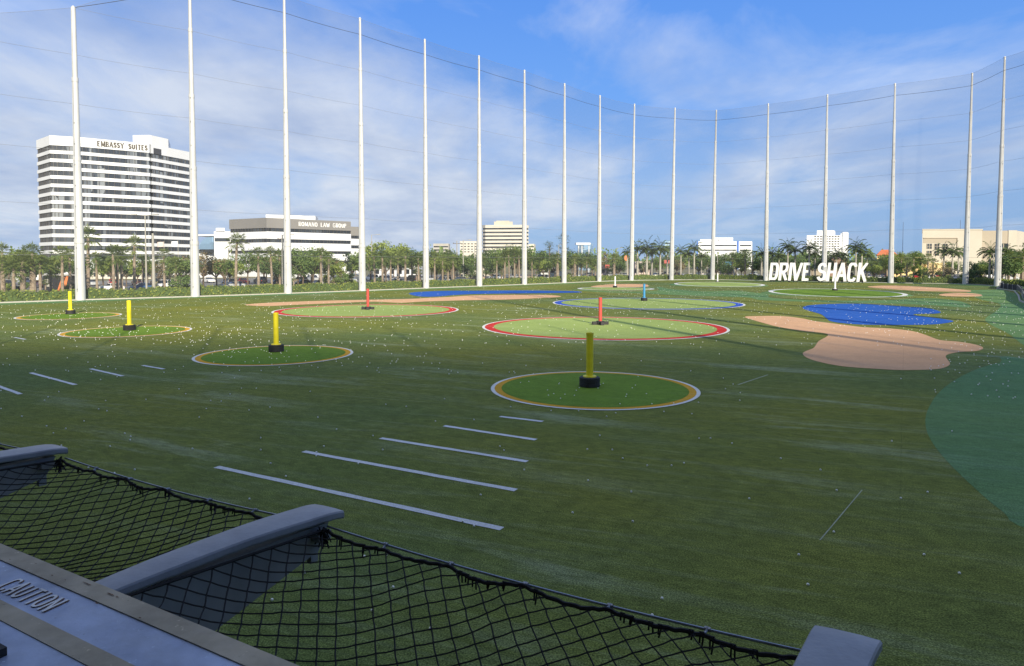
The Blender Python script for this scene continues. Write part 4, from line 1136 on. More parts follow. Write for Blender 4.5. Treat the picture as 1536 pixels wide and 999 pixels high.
for (u0,u1) in ((1388.7,1396.8),(1400,1408),(1412,1420.3)):
    for (v0,v1) in ((365.7,373.2),(376.2,383.5)):
        mb=MB(); mb.box(wx(u0,D),wx(u1,D),D-.08,D+.1,zt(v1,D),zt(v0,D)); w_=mb.build('window',M['dark_glass'],bb)
        mb=MB()
        um=(u0+u1)/2
        for ux in (um,u0+.3,u1-.3,): mb.box(wx(ux-.35,D),wx(ux+.35,D),D-.14,D-.06,zt(v1,D),zt(v0,D))
        mb.box(wx(u0,D),wx(u1,D),D-.15,D-.05,zt((v0+v1)/2+.25,D),zt((v0+v1)/2-.25,D)); mb.build('window_frame',M['tan'],w_)
for (u0,u1) in ((1502,1508),(1509.5,1518)):
    for (v0,v1) in ((365,372.5),(375.5,383)):
        mb=MB(); mb.box(wx(u0,D),wx(u1,D),D+1.4,D+1.6,zt(v1,D),zt(v0,D)); mb.build('window',M['dark_glass'],bb)
mb=MB(); mb.box(wx(1383,D-1),wx(1424,D-1),D-3,D-.01,0,zt(394,D)); mb.build('entry_porch',M['yel_wall'],bb)
# smaller buildings
SB(1341,1384,386,228,'yel_wall','low yellow stucco building left of the big beige one',dep=16,rows=((395,397.5),),cols=5)
SB(1315,1343,383,236,'yel_wall','yellow house with orange tiled hip roof behind the fifteenth pole',dep=14,roof='orangeroof',roofh=9,name='tiled_roof_house',cat='house',rows=((390,393),),cols=2)
SB(1296,1316,388,250,'hotel_white','small white flat building left of the orange roof',dep=12)
SB(1216,1238,389,225,'tan','low grey roofed shop behind the letter S',dep=16,roof='greyroof',roofh=5,rows=((397,402),),cols=3,name='shop_building',cat='shop')
SB(1241,1264,388,228,'brownroof','low brown shop with dark roof behind the letters, right of the grey roofed one',dep=16,roof='brownroof',roofh=4,rows=((396,401),),cols=3,name='shop_building',cat='shop')
SB(950,974,393,250,'pinkwall','pale pink low building behind the royal palms right of the tenth pole',dep=14,rows=((404,409),),cols=3,name='shop_building',cat='shop')
SB(900,918,399,262,'pinkwall','small low building with orange front right of the ninth pole',dep=12,rows=((404,409),),cols=2,name='shop_building',cat='shop')
SB(806,842,397,238,'hotel_white','white low shop with sloping grey roof right of the seventh pole',dep=18,roof='greyroof',roofh=3.5,rows=((403,409),),cols=4,name='shop_building',cat='shop')
SB(690,742,391.5,262,'cream','long low cream roofed shop around the sixth pole',dep=18,rows=((399,405),),cols=6,name='shop_building',cat='shop')
SB(560,628,399,250,'hotel_white','low white shop half hidden by trees right of the fourth pole',dep=14,rows=((404,411),),cols=6,name='shop_building',cat='shop')
SB(300,345,402,235,'hotel_white','low white shop behind the brown tree right of the second pole',dep=14,rows=((407,412),),cols=4,name='shop_building',cat='shop')
SB(425,500,400,225,'hotel_white','long low white shop under the grey office block',dep=14,rows=((405,411),),cols=8,name='shop_building',cat='shop')
SB(128,232,404,216,'cream_pale','long low cream shop in front of the hotel base',dep=12,rows=((409,415),),cols=10,name='shop_building',cat='shop')
SB(18,58,407,205,'hotel_white','low white shop at the far left behind the palms',dep=12,rows=((411,416),),cols=4,name='shop_building',cat='shop')
SB(1060,1100,401,235,'cream','low cream shop behind the trees around the twelfth pole',dep=12,rows=((405,409),),cols=4,name='shop_building',cat='shop')
# dark container with an orange slanted panel
cn=empty('cargo_container',(0,0,0),0,'black container with slanted orange panel behind the leftmost pole','container')
D=119; X0,X1=wx(65,D),wx(114,D); Z0,Z1=.35,zt(413.5,D)
mb=MB(); mb.box(X0,X1,D,D+3,Z0,Z1); mb.build('box_body',M['rubber'],cn)
mb=MB(); mb.box(X0-.05,X1+.05,D-.06,D+3.05,Z1,Z1+.18); mb.build('top_rail',M['curb'],cn)
mb=MB(); m_=frame((wx(86,D),D-.02,Z0),(1,0,0),(0,0,1)); s_=D/F
mb.extr([(0,0),(12*s_,0),(17.5*s_,Z1-Z0-.1),(8*s_,Z1-Z0-.1)],m_,.04); mb.build('orange_panel',M['orangesign'],cn)
mb=MB(); write_letter(mb,'7',frame((wx(94.5,D),D-.07,Z0+1.6),(1,0,0),(0,0,1)),.55,1.0,.16,.16,.03); mb.build('numeral',M['rubber'],cn)
mb=MB(); mb.box(wx(68,D),wx(73,D),D-.05,D,Z1-1.3,Z1-.6); mb.box(wx(70.5,D),wx(74.5,D),D-.05,D,Z1-1.9,Z1-1.5); mb.build('pale_sticker',M['curb'],cn)
mb=MB(); 
for k in range(10): 
    x=X0+(X1-X0)*(k+.5)/24
    mb.box(x-.05,x+.05,D-.03,D,Z0,Z1-.1)
mb.build('corrugation',M['tarp'],cn)
mb=MB(); mb.box(X0+.2,X1-.2,D+.3,D+2.7,0,Z0); mb.build('skid',M['rubber'],cn)
def splay(root,D0):
    for o in root.children:
        for v in o.data.vertices:
            if v.co.y>D0+2.2: v.co.x*=v.co.y/D0
for r_,d_ in ((bb,232),(hb,600),(bo,480)): splay(r_,d_)
# ------------------------------------------------------------------ trees
pole_px=[p[0] for p in poles]
def zone(x):
    k=sum(1 for p in pole_px if p<x)
    if k==0: return 'left of the leftmost pole'
    if k>=len(pole_px): return 'right of the last pole'
    return 'between the %s and %s poles from the left'%(ORD[k-1],ORD[k])
def bdist(x):
    L=[(p[0],p[1]) for p in poles]
    if x<=L[0][0]: return L[0][1]-(L[0][0]-x)*.06
    for (a,da),(b,db) in zip(L,L[1:]):
        if a<=x<=b: return da+(db-da)*(x-a)/(b-a)
    return L[-1][1]-(x-L[-1][0])*.3
tr=random.Random(99)
def blade(mb,a,b,w,droop=0):
    """narrow pointed leaf from a to b"""
    d=(b-a); s=d.cross(Vector((0,0,1))); 
    if s.length<1e-3: s=Vector((1,0,0))
    s=s.normalized()*w; m=a+d*.45+Vector((0,0,droop))
    mb.add([a,m+s,b,m-s],[(0,1,2,3)])
def palm_sabal(h,seed,dense=1.0,booted=False):
    r=random.Random(seed); root=empty('cabbage_palm')
    mb=MB(); bend=r.uniform(-.3,.3)
    prof=[(Vector((bend*(q**2),0,h*q)), (.24-.06*q)*(1.9 if booted and q<.85 else 1)) for q in [i/7 for i in range(8)]]
    mb.tube([p for p,_ in prof],[x*(1+.12*r.uniform(-1,1)) for _,x in prof],9)
    if booted:
        for k in range(60):
            a=r.uniform(0,2*PI); z=r.uniform(.1*h,.9*h); rr_=.42
            blade(mb,Vector((math.cos(a)*rr_*.8,math.sin(a)*rr_*.8,z)),Vector((math.cos(a)*rr_*1.45,math.sin(a)*rr_*1.45,z+.3)),.08)
    mb.build('trunk',M['trunk_palm'],root)
    top=Vector((bend,0,h)); mb=MB(); n=int(26*dense)
    for k in range(n):
        el=math.radians(-55+135*((k+.5)/n)**.85+r.uniform(-10,10)); az=k*2.399+r.uniform(-.3,.3)
        d=Vector((math.cos(az)*math.cos(el),math.sin(az)*math.cos(el),math.sin(el)))
        L=r.uniform(.8,1.35); p1=top+d*L
        mb.tube([top+d*.12,p1],[.03,.015],3,False)
        side=d.cross(Vector((0,0,1))).normalized(); upv=side.cross(d).normalized()
        for q in range(9):
            an=math.radians(-78+156*q/8)+r.uniform(-.08,.08)
            dd=(d*math.cos(an)+side*math.sin(an)).normalized()
            Lb=r.uniform(.85,1.25)*(1-.2*abs(math.sin(an)))
            tip=p1+dd*Lb+Vector((0,0,-.30*Lb-r.uniform(0,.2)))+upv*.1
            blade(mb,p1,tip,.06,.06)
    mb.build('crown',M['leaf_sabal'],root); return root
def palm_royal(h,seed,n=15,L=3.0):
    r=random.Random(seed); root=empty('royal_palm')
    mb=MB(); mb.tube([(0,0,h*i/6) for i in range(7)],[.30,.27,.25,.26,.22,.19,.16],9); 
    mb.build('trunk',M['trunk_royal'],root)
    mb=MB(); mb.tube([(0,0,h),(0,0,h+.7),(0,0,h+1.3)],[.17,.14,.06],8); mb.build('crownshaft',M['leaf_light'],root)
    mb=MB(); top=Vector((0,0,h+1.1))
    for k in range(n):
        az=k*2.399+r.uniform(-.25,.25); el=math.radians(80-95*(k/n)+r.uniform(-8,8))
        p=top.copy(); d=Vector((math.cos(az)*math.cos(el),math.sin(az)*math.cos(el),math.sin(el)))
        pts_=[p.copy()]; LL=L*r.uniform(.85,1.1); ns=9
        for s in range(ns):
            p=p+d*LL/ns; d=(d+Vector((0,0,-.15-.025*s))*.9).normalized(); pts_.append(p.copy())
        mb.tube(pts_,[.035]*2+[.02]*(ns-1),3,False)
        for s in range(1,ns+1):
            a=pts_[s]; t=(pts_[s]-pts_[s-1]).normalized(); sd=t.cross(Vector((0,0,1))).normalized()
            ll=.75*math.sin(PI*min(.97,(s/ns)*.8+.18))
            for sg_ in (-1,1):
                for f in (0,.33,.66):
                    a2=a-t*LL/ns*f
                    tip=a2+sd*sg_*ll*.8+t*.35*ll+Vector((0,0,-.42*ll-r.uniform(0,.15)+(.2*ll if r.random()<.4 else 0)))
                    blade(mb,a2,tip,.085)
    mb.build('crown',M['leaf_royal'],root); return root
def broadleaf(h,cr,seed,leaf='leaf_oak',nl=1700,ls=.24,trunkh=.38,name='shade_tree',flat=.75,nclump=15,airy=False):
    r=random.Random(seed); root=empty(name)
    mb=MB(); th=h*trunkh
    mb.tube([(0,0,0),(r.uniform(-.1,.1),.05,th*.5),(r.uniform(-.2,.2),0,th)],[.045*h*.6,.035*h*.6,.03*h*.6],8)
    clumps=[]
    for k in range(nclump):
        a=r.uniform(0,2*PI); rr_=cr*math.sqrt(r.random())*.78
        zc=th+(h-th)*(.18+.68*r.random()*(1-.45*(rr_/cr)**2))
        c=Vector((math.cos(a)*rr_,math.sin(a)*rr_,zc)); s=cr*r.uniform(.24,.44)*(.75 if airy else 1); clumps.append((c,s))
        mb.tube([(0,0,th*.85),(c.x*.5,c.y*.5,(th+c.z)/2-.1),tuple(c)],[.10*h/8,.06*h/8,.02],5,False)
    mb.build('trunk',M['bark'],root)
    mb=MB()
    for k in range(nl):
        c,s=clumps[r.randrange(nclump)]
        d=Vector((r.gauss(0,1),r.gauss(0,1),r.gauss(0,1))).normalized()*(r.random()**.45)*s
        d.z*=flat; p=c+d; l=ls*r.uniform(.6,1.3)
        nrm_=(d.normalized()+Vector((r.gauss(0,.6),r.gauss(0,.6),r.gauss(0,.6)+.5))).normalized()
        t=nrm_.cross(Vector((r.gauss(0,1),r.gauss(0,1),r.gauss(0,1)))).normalized(); b=nrm_.cross(t)
        mb.add([p+t*l,p+b*l*.55,p-t*l,p-b*l*.55],[(0,1,2,3)])
    mb.build('crown',M[leaf],root); return root
def feathery(h,seed):
    r=random.Random(seed); root=empty('pine_tree'); mb=MB(); lf=MB()
    mb.tube([(0,0,0),(0,0,h*.5),(.2,0,h*.92)],[.28,.18,.05],7)
    for k in range(26):
        z=h*(.28+.66*k/26); a=k*2.4+r.uniform(-.4,.4); L=(h*.30)*(1.1-.75*(k/26))*r.uniform(.6,1.15)
        e_=Vector((math.cos(a)*L,math.sin(a)*L,z+L*.55)); mb.tube([(0,0,z),tuple(e_)],[.05,.015],4,False)
        for q in range(46):
            f=r.uniform(.35,1.05); p=Vector((0,0,z)).lerp(e_,f)+Vector((r.gauss(0,.28),r.gauss(0,.28),r.gauss(0,.22)))
            t=Vector((r.gauss(0,1),r.gauss(0,1),r.gauss(0,1)-.3)).normalized(); blade(lf,p,p+t*r.uniform(.3,.6),.05)
    mb.build('trunk',M['bark'],root); lf.build('crown',M['leaf_dark'],root); return root
protos={}
def proto(key,fn):
    if key not in protos: protos[key]=[fn(),False]
    return protos[key]
used_labels={}; zone_count={}
placed=[]
def place_tree(key,fn,x,Y,hscale,desc,cat,group,rz=None):
    o,used=proto(key,fn)
    if used: o=copy_tree(o)
    else: protos[key][1]=True
    s=hscale; o.location=(wx(x,Y),Y,-.02); o.rotation_euler=(0,0,tr.uniform(0,6.28) if rz is None else rz); o.scale=(s,s,s*tr.uniform(.97,1.04))
    o['category']=cat; o['group']=group
    placed.append([x,Y,o,desc]); return o
def hfor(ytop,Y): return zt(ytop,Y)
# cabbage palms: (column, top row, offset beyond the net line, kind)
NS=5; sab_h=[5.2,6.4,4.2,7.6,5.6]
def sab(x,yt,off,desc='bushy cabbage palm with brown trunk',booted=False):
    Y=bdist(x)+off; Ht=hfor(yt,Y)
    best=min(range(NS),key=lambda i:abs(sab_h[i]+1.6-Ht)); k=('b' if booted else 's')+str(best)
    place_tree(k,lambda:palm_sabal(sab_h[best],40+best+(20 if booted else 0),1.15 if not booted else 1.4,booted),x,Y,Ht/(sab_h[best]+1.7),desc,'palm tree','cabbage palms along the street')
for a in [(4,361,16),(21,384,9),(36,372,22),(50,364,10,'thick booted cabbage palm with criss-cross trunk',True),(61,380,10),(77,385,14),(94,366,12),(106,371,18),
          (133,338,20,'tall slender cabbage palm with reddish trunk, highest of its neighbours before the hotel'),(146,376,13),(171,364,11),(177,367,13),(183,370,15),(202,350,22,'tall slender cabbage palm standing clear of its neighbours'),(215,378,30),(247,372,30,'thin pale trunked cabbage palm before the hotel entrance'),(264,384,18),
          (354,350,16,'tall slender solitary cabbage palm with pale trunk'),(388,368,13),(408,366,13),(420,372,25),(482,372,14,'cabbage palm with grey trunk before the white office bands'),(493,375,18),
          (562,375,20),(574,372,12),(586,377,14),(597,374,24),(608,371,10),(618,380,18),(628,376,14),(652,376,12),(664,380,14),(672,375,20),(680,382,16),(745,382,12),(757,376,14),(764,371,12),(772,369,15),(779,372,12),(787,375,16),(798,383,20),
          (866,385,20),(880,383,25),(1098,378,20),(1118,372,18),(1128,376,24),(1351,379,14),(1360,383,20),(1370,380,10),(1380,384,18),(1391,379,10),(1399,386,20),(1330,388,18),(1310,390,20),(893,388,15),(1533,372,12),(1522,380,9),(1513,377,12),(1503,383,10)]:
    sab(*a)
# royal palms
def royal(x,yt,off,desc='dark feathery royal palm with pale trunk'):
    Y=bdist(x)+off; Ht=hfor(yt,Y); k='r'+str(int(x)%4); base=[6.0,7.2,5.4,6.6][int(x)%4]
    place_tree(k,lambda:palm_royal(base,70+int(x)%4,19,3.0),x,Y,Ht/(base+2.9),desc,'palm tree','royal palms beyond the far net')
for a in [(941,371,16),(956,362,18),(970,360,15),(978,365,20),(990,362,15),(1001,366,22),(1021,370,15),(1033,372,20),(1041,364,16),(1052,376,18),(1142,372,14),(1158,371,18),(1168,376,14),(1181,360,14),(1192,364,18),(1213,360,14),(1222,368,18),(1254,371,14),(1262,374,20),(1283,358,14),(1292,366,17),(1300,374,22),
          (1415,366,13),(1428,366,13),(1437,372,18),(1484,364,8),(1493,372,12),(1509,368,14)]:
    royal(*a)
# broadleaf
BL_K={'o0':lambda:broadleaf(8,4.2,1),'o1':lambda:broadleaf(8,3.6,2),'o2':lambda:broadleaf(8,4.8,3,nclump=19,nl=2100),'l0':lambda:broadleaf(8,3.8,4,'leaf_light',nclump=17),'l1':lambda:broadleaf(8,4.6,5,'leaf_light',nl=2000),
      'd0':lambda:broadleaf(8,4.0,6,'leaf_dark'),'d1':lambda:broadleaf(8,4.6,7,'leaf_dark',nclump=18,nl=2000),'n0':lambda:broadleaf(8,4.4,8,'leaf_brown',nl=1000,airy=True),
      'b0':lambda:broadleaf(4,2.6,9,'leaf_oak',nl=1300,ls=.17,trunkh=.12,name='leafy_bush'),'b1':lambda:broadleaf(4,2.4,10,'leaf_dark',nl=1200,ls=.17,trunkh=.12,name='leafy_bush'),'b2':lambda:broadleaf(4,2.2,12,'leaf_light',nl=1100,ls=.17,trunkh=.12,name='leafy_bush')}
DS={'o':'green shade tree with rounded crown','l':'light yellow green leafy tree','d':'dark green dense leafy tree','n':'sparse brownish bare looking tree','b':'low leafy bush'}
def bt(k,x,yt,off,desc=None):
    Y=bdist(x)+off; Ht=hfor(yt,Y); base=4 if k[0]=='b' else 8
    place_tree(k,BL_K[k],x,Y,Ht/base,desc or DS[k[0]],'bush' if k[0]=='b' else 'tree','bushes along the street' if k[0]=='b' else 'leafy trees beyond the hedge')
for a in [('l0',38,371,60,'yellow green rounded tree left of the hotel'),('l1',14,380,70),('d0',62,384,60),('o0',85,382,55),('d1',115,383,40),('o1',155,380,60),('d0',190,388,50),('o0',222,386,60),('n0',238,390,40),('o2',268,386,20),('b0',275,405,12),('b1',35,413,9),('b1',5,415,12),
          ('n0',305,376,26,'wide brownish bare looking tree right of the second pole'),('n0',325,384,32),('o1',338,388,24),('l0',345,386,40),('o0',372,376,50),('o2',400,380,60),('l1',350,392,60),('d1',415,386,26),('n0',418,378,50),
          ('o2',447,370,30,'broad oak-like tree with wide flat crown before the grey office'),('o2',468,371,28,'broad oak-like tree right of its twin before the grey office'),('o0',455,384,24),('n0',500,384,30),('l0',512,390,24),('o1',528,377,30),('b2',500,398,26,'yellowish round bush'),('b0',520,402,20),
          ('l1',578,358,75,'tall bright green rounded tree right of the grey office'),('l0',597,366,70),('l1',556,374,60),('o0',618,374,60),('o2',648,374,60),('l0',655,384,22),('o1',682,380,50),('l0',664,388,20),('o2',700,384,70),('d1',706,393,14),('d0',738,392,16),('b1',722,404,10),('o0',752,370,50),('o2',776,366,60),
          ('o1',808,374,50),('o2',822,378,70),('d0',832,382,40),('l0',815,388,25),('o0',858,374,50),('d1',872,376,60),('b1',836,400,14),('b1',862,402,12),('o1',893,380,60),('n0',912,377,70),('o0',925,382,60),('d1',927,392,14,'dark round bushy tree left of the tenth pole'),('b1',921,400,10),
          ('o2',945,382,70),('d0',965,388,50),('o0',985,386,50),('n0',1015,388,40),('d0',1048,388,20),('o1',1060,384,40),('d1',1075,390,20),('o2',1088,380,50),('o0',1104,380,30),('l0',1112,390,20),('d1',1090,396,10),('d0',1130,384,30),('o1',1142,388,20),
          ('d0',1164,384,30),('o2',1180,382,40),('d1',1200,380,40),('o0',1218,384,30),('l0',1190,396,20),('d0',1235,384,20),('o1',1250,390,20),('d1',1275,386,30),('o0',1290,388,20),('d0',1306,384,40),('l0',1312,396,14),
          ('o0',1345,394,12),('l0',1378,396,8),('n0',1398,398,14),('o2',1424,390,20,'rounded green tree under the twin palms before the beige building'),('b0',1412,400,14),('d0',1459,388,10),('b0',1465,397,8),('l0',1472,394,12),('n0',1415,396,10),('d1',1482,388,20),('d0',1495,392,12),('o1',1512,382,12),('d1',1530,374,16),('d0',1536,360,40),('o0',1520,388,8),('b2',1452,404,8),('b2',1386,404,6)]:
    bt(*a)
Y=bdist(846)+55; place_tree('f0',lambda:feathery(12,3),846,Y,hfor(346,Y)/12.4,'tall feathery pine with wispy branches above the treeline','pine tree','leafy trees beyond the hedge')
Y=bdist(822)+60; place_tree('f0',lambda:feathery(12,3),824,Y,hfor(358,Y)/12.4,'smaller feathery pine left of the tallest one','pine tree','leafy trees beyond the hedge')
# fill the street and the quarter behind it
for i in range(150):
    x=tr.uniform(-160,1640); off=tr.choice([tr.uniform(60,110),tr.uniform(110,190),tr.uniform(44,60)])
    Y=bdist(min(max(x,0),1536))+off
    if 55<x<330 and Y<300 and off<150: 
        if tr.random()<.5: continue
    if 1380<x<1530 and off>45: off=tr.uniform(95,160)
    yt_=tr.uniform(374,388) if not(60<x<560) else tr.uniform(383,390)
    k=tr.choice(['o0','o1','o2','d0','d1','l0','l1','o0','d0'])
    Y=bdist(min(max(x,0),1536))+off
    place_tree(k,BL_K[k],x,Y,hfor(yt_,Y)/8,DS[k[0]],'tree','leafy trees beyond the hedge')
for i in range(46):
    x=tr.uniform(0,1536); off=tr.uniform(19,24) if i%2 else tr.uniform(40.5,45)
    Y=bdist(x)+off; k=tr.choice(['b0','b1','b2']); Ht=tr.uniform(1.2,2.2)
    place_tree(k,BL_K[k],x,Y,Ht/4,DS['b'],'bush','bushes along the street')
# unique labels: ordinal of the same description within its gap between poles
groups={}
for x,Y,o,d in placed: groups.setdefault((d,zone(x)),[]).append((x,Y,o))
for (d,zn),L in groups.items():
    L.sort(key=lambda q:q[0])
    for i,(x,Y,o) in enumerate(L):
        if len(L)==1: o['label']='%s %s'%(d,zn)
        else: 
            o['label']='%s, %s from the left of its kind %s'%(d,ORD[i] if i<17 else 'farther',zn)
        wds=o['label'].split()
        if len(wds)>16: o['label']=' '.join(wds).replace(' from the left of its kind','').replace(' poles from the left',' poles')
        if False: o['label']=' '.join(wds).replace(' from the left of its kind','').replace(' poles from the left',' poles')
for _x,_y,_o,_d in placed:
    if len(_o['label'].replace(',',' ').split())>16: _o['label']=_o['label'].replace(' from the left','').replace(' of its kind','')
    if len(_o['label'].replace('-',' ').split())>16: _o['label']=_d
# far woods
fw=MB(); r=random.Random(5)
for k in range(15000):
    x=r.uniform(-500,2000); Y=r.choice([420,520,640,800])+r.uniform(-30,30)
    hh=9+3.5*math.sin(x*.05)+2.5*math.sin(x*.17+Y)+2*math.sin(x*.41)
    z=(r.random()**.6)*hh; c=Vector((wx(x,Y),Y,z)); l=r.uniform(.7,1.5)*Y/520
    t=Vector((r.gauss(0,1),r.gauss(0,.5),r.gauss(0,1))).normalized(); b=t.cross(Vector((r.gauss(0,.5),-1,r.gauss(0,.5)+.3))).normalized()
    fw.add([c+t*l,c+b*l*.7,c-t*l,c-b*l*.7],[(0,1,2,3)])
tag(fw.build('far_woods',M['leaf_oak']),'continuous far tree line on the horizon','woods',None,'stuff')
# ------------------------------------------------------------------ cars
def make_car(paint,kind='sedan'):
    root=empty('parked_car')
    if kind=='suv': top=[(-2.2,.95),(-2.15,1.05),(-1.95,1.66),(-1.6,1.74),(.35,1.74),(.6,1.68),(1.15,1.12)]; bod=[(-2.3,.35),(-2.32,.75),(-2.2,1.02),(1.15,1.12),(2.1,.98),(2.28,.72),(2.3,.35)]
    else: top=[(-1.75,.92),(-1.25,1.34),(-.85,1.42),(.1,1.42),(.4,1.36),(1.05,.96)]; bod=[(-2.25,.32),(-2.28,.65),(-2.15,.92),(-1.7,.96),(1.05,.98),(1.95,.82),(2.22,.62),(2.25,.32)]
    def ext(mb,prof,y,taper=0):
        n=len(prof); zmax=max(p[1] for p in prof); zmin=min(p[1] for p in prof)
        f=lambda z:y-taper*(z-zmin)/(zmax-zmin+1e-6)
        vs=[(px_,-f(z),z) for px_,z in prof]+[(px_,f(z),z) for px_,z in prof]
        mb.add(vs,[tuple(range(n)),tuple(range(2*n-1,n-1,-1))]+[(i,n+i,n+(i+1)%n,(i+1)%n) for i in range(n)])
    mb=MB(); ext(mb,bod,.88,.04); mb.build('body',paint,root)
    mb=MB(); ext(mb,top,.80,.16); mb.build('window_glass',M['glass_car'],root)
    mb=MB(); zt_=max(p[1] for p in top); xs=[p[0] for p in top if p[1]>zt_-.1]; mb.box(min(xs)-.02,max(xs)+.02,-.66,.66,zt_-.03,zt_+.025)
    for px_ in ((-.55,),( .0,)):
        for sy in (-1,1): mb.box(px_[0]-.04,px_[0]+.04,sy*.74-.05,sy*.74+.05,.95,zt_-.02)
    mb.build('roof_panel',paint,root)
    for wx_ in (-1.4,1.38):
        for sy in (-1,1):
            Mx=Matrix.Translation((wx_,sy*.80,.33))@Matrix.Rotation(PI/2,4,'X')
            mb=MB(); n=16; vs=[]; 
            for zz_ in (-.11,.11):
                for k in range(n): vs.append(Mx@Vector((.33*math.cos(2*PI*k/n),.33*math.sin(2*PI*k/n),zz_)))
            mb.add(vs,[tuple(range(n-1,-1,-1)),tuple(range(n,2*n))]+[(k,(k+1)%n,n+(k+1)%n,n+k) for k in range(n)])
            wl=mb.build('wheel',M['tyre'],root)
            mb=MB(); vs=[]
            for zz_ in (-.125,.125):
                for k in range(n): vs.append(Mx@Vector((.19*math.cos(2*PI*k/n),.19*math.sin(2*PI*k/n),zz_)))
            mb.add(vs,[tuple(range(n-1,-1,-1)),tuple(range(n,2*n))]+[(k,(k+1)%n,n+(k+1)%n,n+k) for k in range(n)])
            mb.build('rim',M['rim'],wl)
    mb=MB(); mb.box(2.18,2.27,-.7,-.4,.62,.74); mb.box(2.18,2.27,.4,.7,.62,.74); mb.build('headlight',M['letter'],root)
    mb=MB(); mb.box(-2.32,-2.24,-.75,-.5,.7,.84); mb.box(-2.32,-2.24,.5,.75,.7,.84); mb.build('tail_light',M['red'],root)
    return root
cars={}
def tangent(x):
    a=Vector((wx(x-40,bdist(x-40)),bdist(x-40))); b=Vector((wx(x+40,bdist(x+40)),bdist(x+40))); t=(b-a); return math.atan2(t.y,t.x)
CN={'c_white':'white','c_silver':'silver','c_black':'black','c_red':'dark red','c_blue':'blue','c_grey':'grey','c_tan':'tan'}
carlist=[]
def car(x,off,c,kind,rot=0):
    k=(c,kind)
    if k in cars: o=copy_tree(cars[k])
    else: cars[k]=o=make_car(M[c],kind)
    Y=bdist(x)+off; o.location=(wx(x,Y),Y,-.02); o.rotation_euler=(0,0,tangent(x)+rot)
    tag(o,None,'car','cars on the street and in the parking lot'); carlist.append((x,Y,o,CN[c]+(' van-like car' if kind=='suv' else ' sedan'),'driving on the street' if off<40 else 'parked in the lot'))
cr=random.Random(17)
for a in [(165,29,'c_white','sedan'),(212,28,'c_blue','sedan'),(351,30,'c_silver','sedan'),(415,29,'c_black','suv'),(482,30,'c_white','sedan'),(453,36,'c_black','sedan'),(255,37,'c_white','suv'),(12,30,'c_black','suv'),
          (596,29,'c_white','sedan'),(665,30,'c_silver','suv'),(690,36,'c_grey','sedan'),(812,29,'c_white','suv'),(878,30,'c_silver','sedan'),(985,29,'c_white','suv'),(1035,31,'c_white','sedan'),(1130,29,'c_white','sedan'),
          (1318,27,'c_white','sedan'),(1398,30,'c_white','suv'),(1424,31,'c_silver','sedan'),(1438,30,'c_white','suv'),(1352,29,'c_silver','sedan'),(1300,30,'c_white','suv'),(1462,30,'c_tan','suv')]:
    car(*a,rot=cr.choice([0,PI]))
for i in range(56):
    x=8+i*27.4+cr.uniform(-7,7); off=cr.choice([52,52,58,70]); 
    if x>1525: continue
    car(x,off,cr.choice(['c_white','c_white','c_white','c_silver','c_black','c_red','c_grey','c_tan','c_silver','c_silver']),cr.choice(['sedan','suv']),rot=PI/2+cr.uniform(-.05,.05)+(PI if i%2 else 0))
groups={}
for x,Y,o,d,pl in carlist: groups.setdefault((d,pl,zone(x)),[]).append((x,o))
for (d,pl,zn),L in groups.items():
    L.sort(key=lambda q:q[0])
    for i,(x,o) in enumerate(L): o['label']=('%s %s, %s'%(d,pl,zn.replace(' from the left',''))) if len(L)==1 else ('%s %s %s, %s'%(ORD[i],d,pl,zn.replace(' from the left','')))
# ------------------------------------------------------------------ street furniture
def lamp_post(x,ytop,off,label,arms=2,mat='curb',r=.13):
    Y=bdist(x)+off; X=wx(x,Y); h=zt(ytop,Y)
    root=empty('street_lamp',(X,Y,0),0,label,'street lamp','lamp posts along the street')
    mb=MB(); mb.tube([(0,0,0),(0,0,h*.5),(0,0,h)],[r*1.3,r,r*.7],8); mb.build('post',M[mat],root)
    mb=MB()
    for sg_ in ((-1,1) if arms==2 else (1,)): mb.tube([(0,0,h-.1),(sg_*1.6,0,h+.05)],.05,5)
    mb.build('arm',M[mat],root)
    for sg_ in ((-1,1) if arms==2 else (1,)):
        mb=MB(); mb.box(sg_*1.9-.45,sg_*1.9+.45,-.18,.18,h,h+.14); mb.build('lamp_head',M[mat],root)
for a in [(220,322.5,19,'tall concrete double-arm street lamp in front of the hotel'),(424,352,20,'street lamp left of the third pole',1),(695,360,40,'pale lamp post left of the sixth pole',1),(558,352,60,'pale concrete lamp post right of the fourth pole',1),
          (838,367,50,'white lamp post left of the eighth pole',1),(868,372,60,'white lamp post right of the eighth pole',1),(1076,378,30,'white lamp post right of the twelfth pole',1),(1222,374,22,'pale lamp post behind the letters',1),(484,368,22,'white lamp post by the grey office',1),(343,372,40,'thin lamp post right of the second pole',1),(1489,380,6,'short lamp with box head beside the last poles',1),(925,372,90,'far lamp post left of the tenth pole',1)]:
    lamp_post(*a[:4],*(a[4:] if len(a)>4 else ()))
def util_pole(x,ytop,off,label,r=.19,cross=True,mat='curb'):
    Y=bdist(x)+off; X=wx(x,Y); h=zt(ytop,Y)
    root=empty('utility_pole',(X,Y,0),0,label,'utility pole','utility poles beyond the hedge')
    mb=MB(); mb.tube([(0,0,0),(0,0,h)],[r*1.25,r*.7],8); mb.build('post',M[mat],root)
    if cross:
        mb=MB(); mb.box(-1.2,1.2,-.06,.06,h-.9,h-.75); mb.build('crossarm',M['bark'],root)
        mb=MB()
        for k in (-1,0,1): mb.lathe([(.07,0),(.09,.08),(.04,.2)],8,(k*1.0,0,h-.75))
        mb.build('insulators',M['mull'],root)
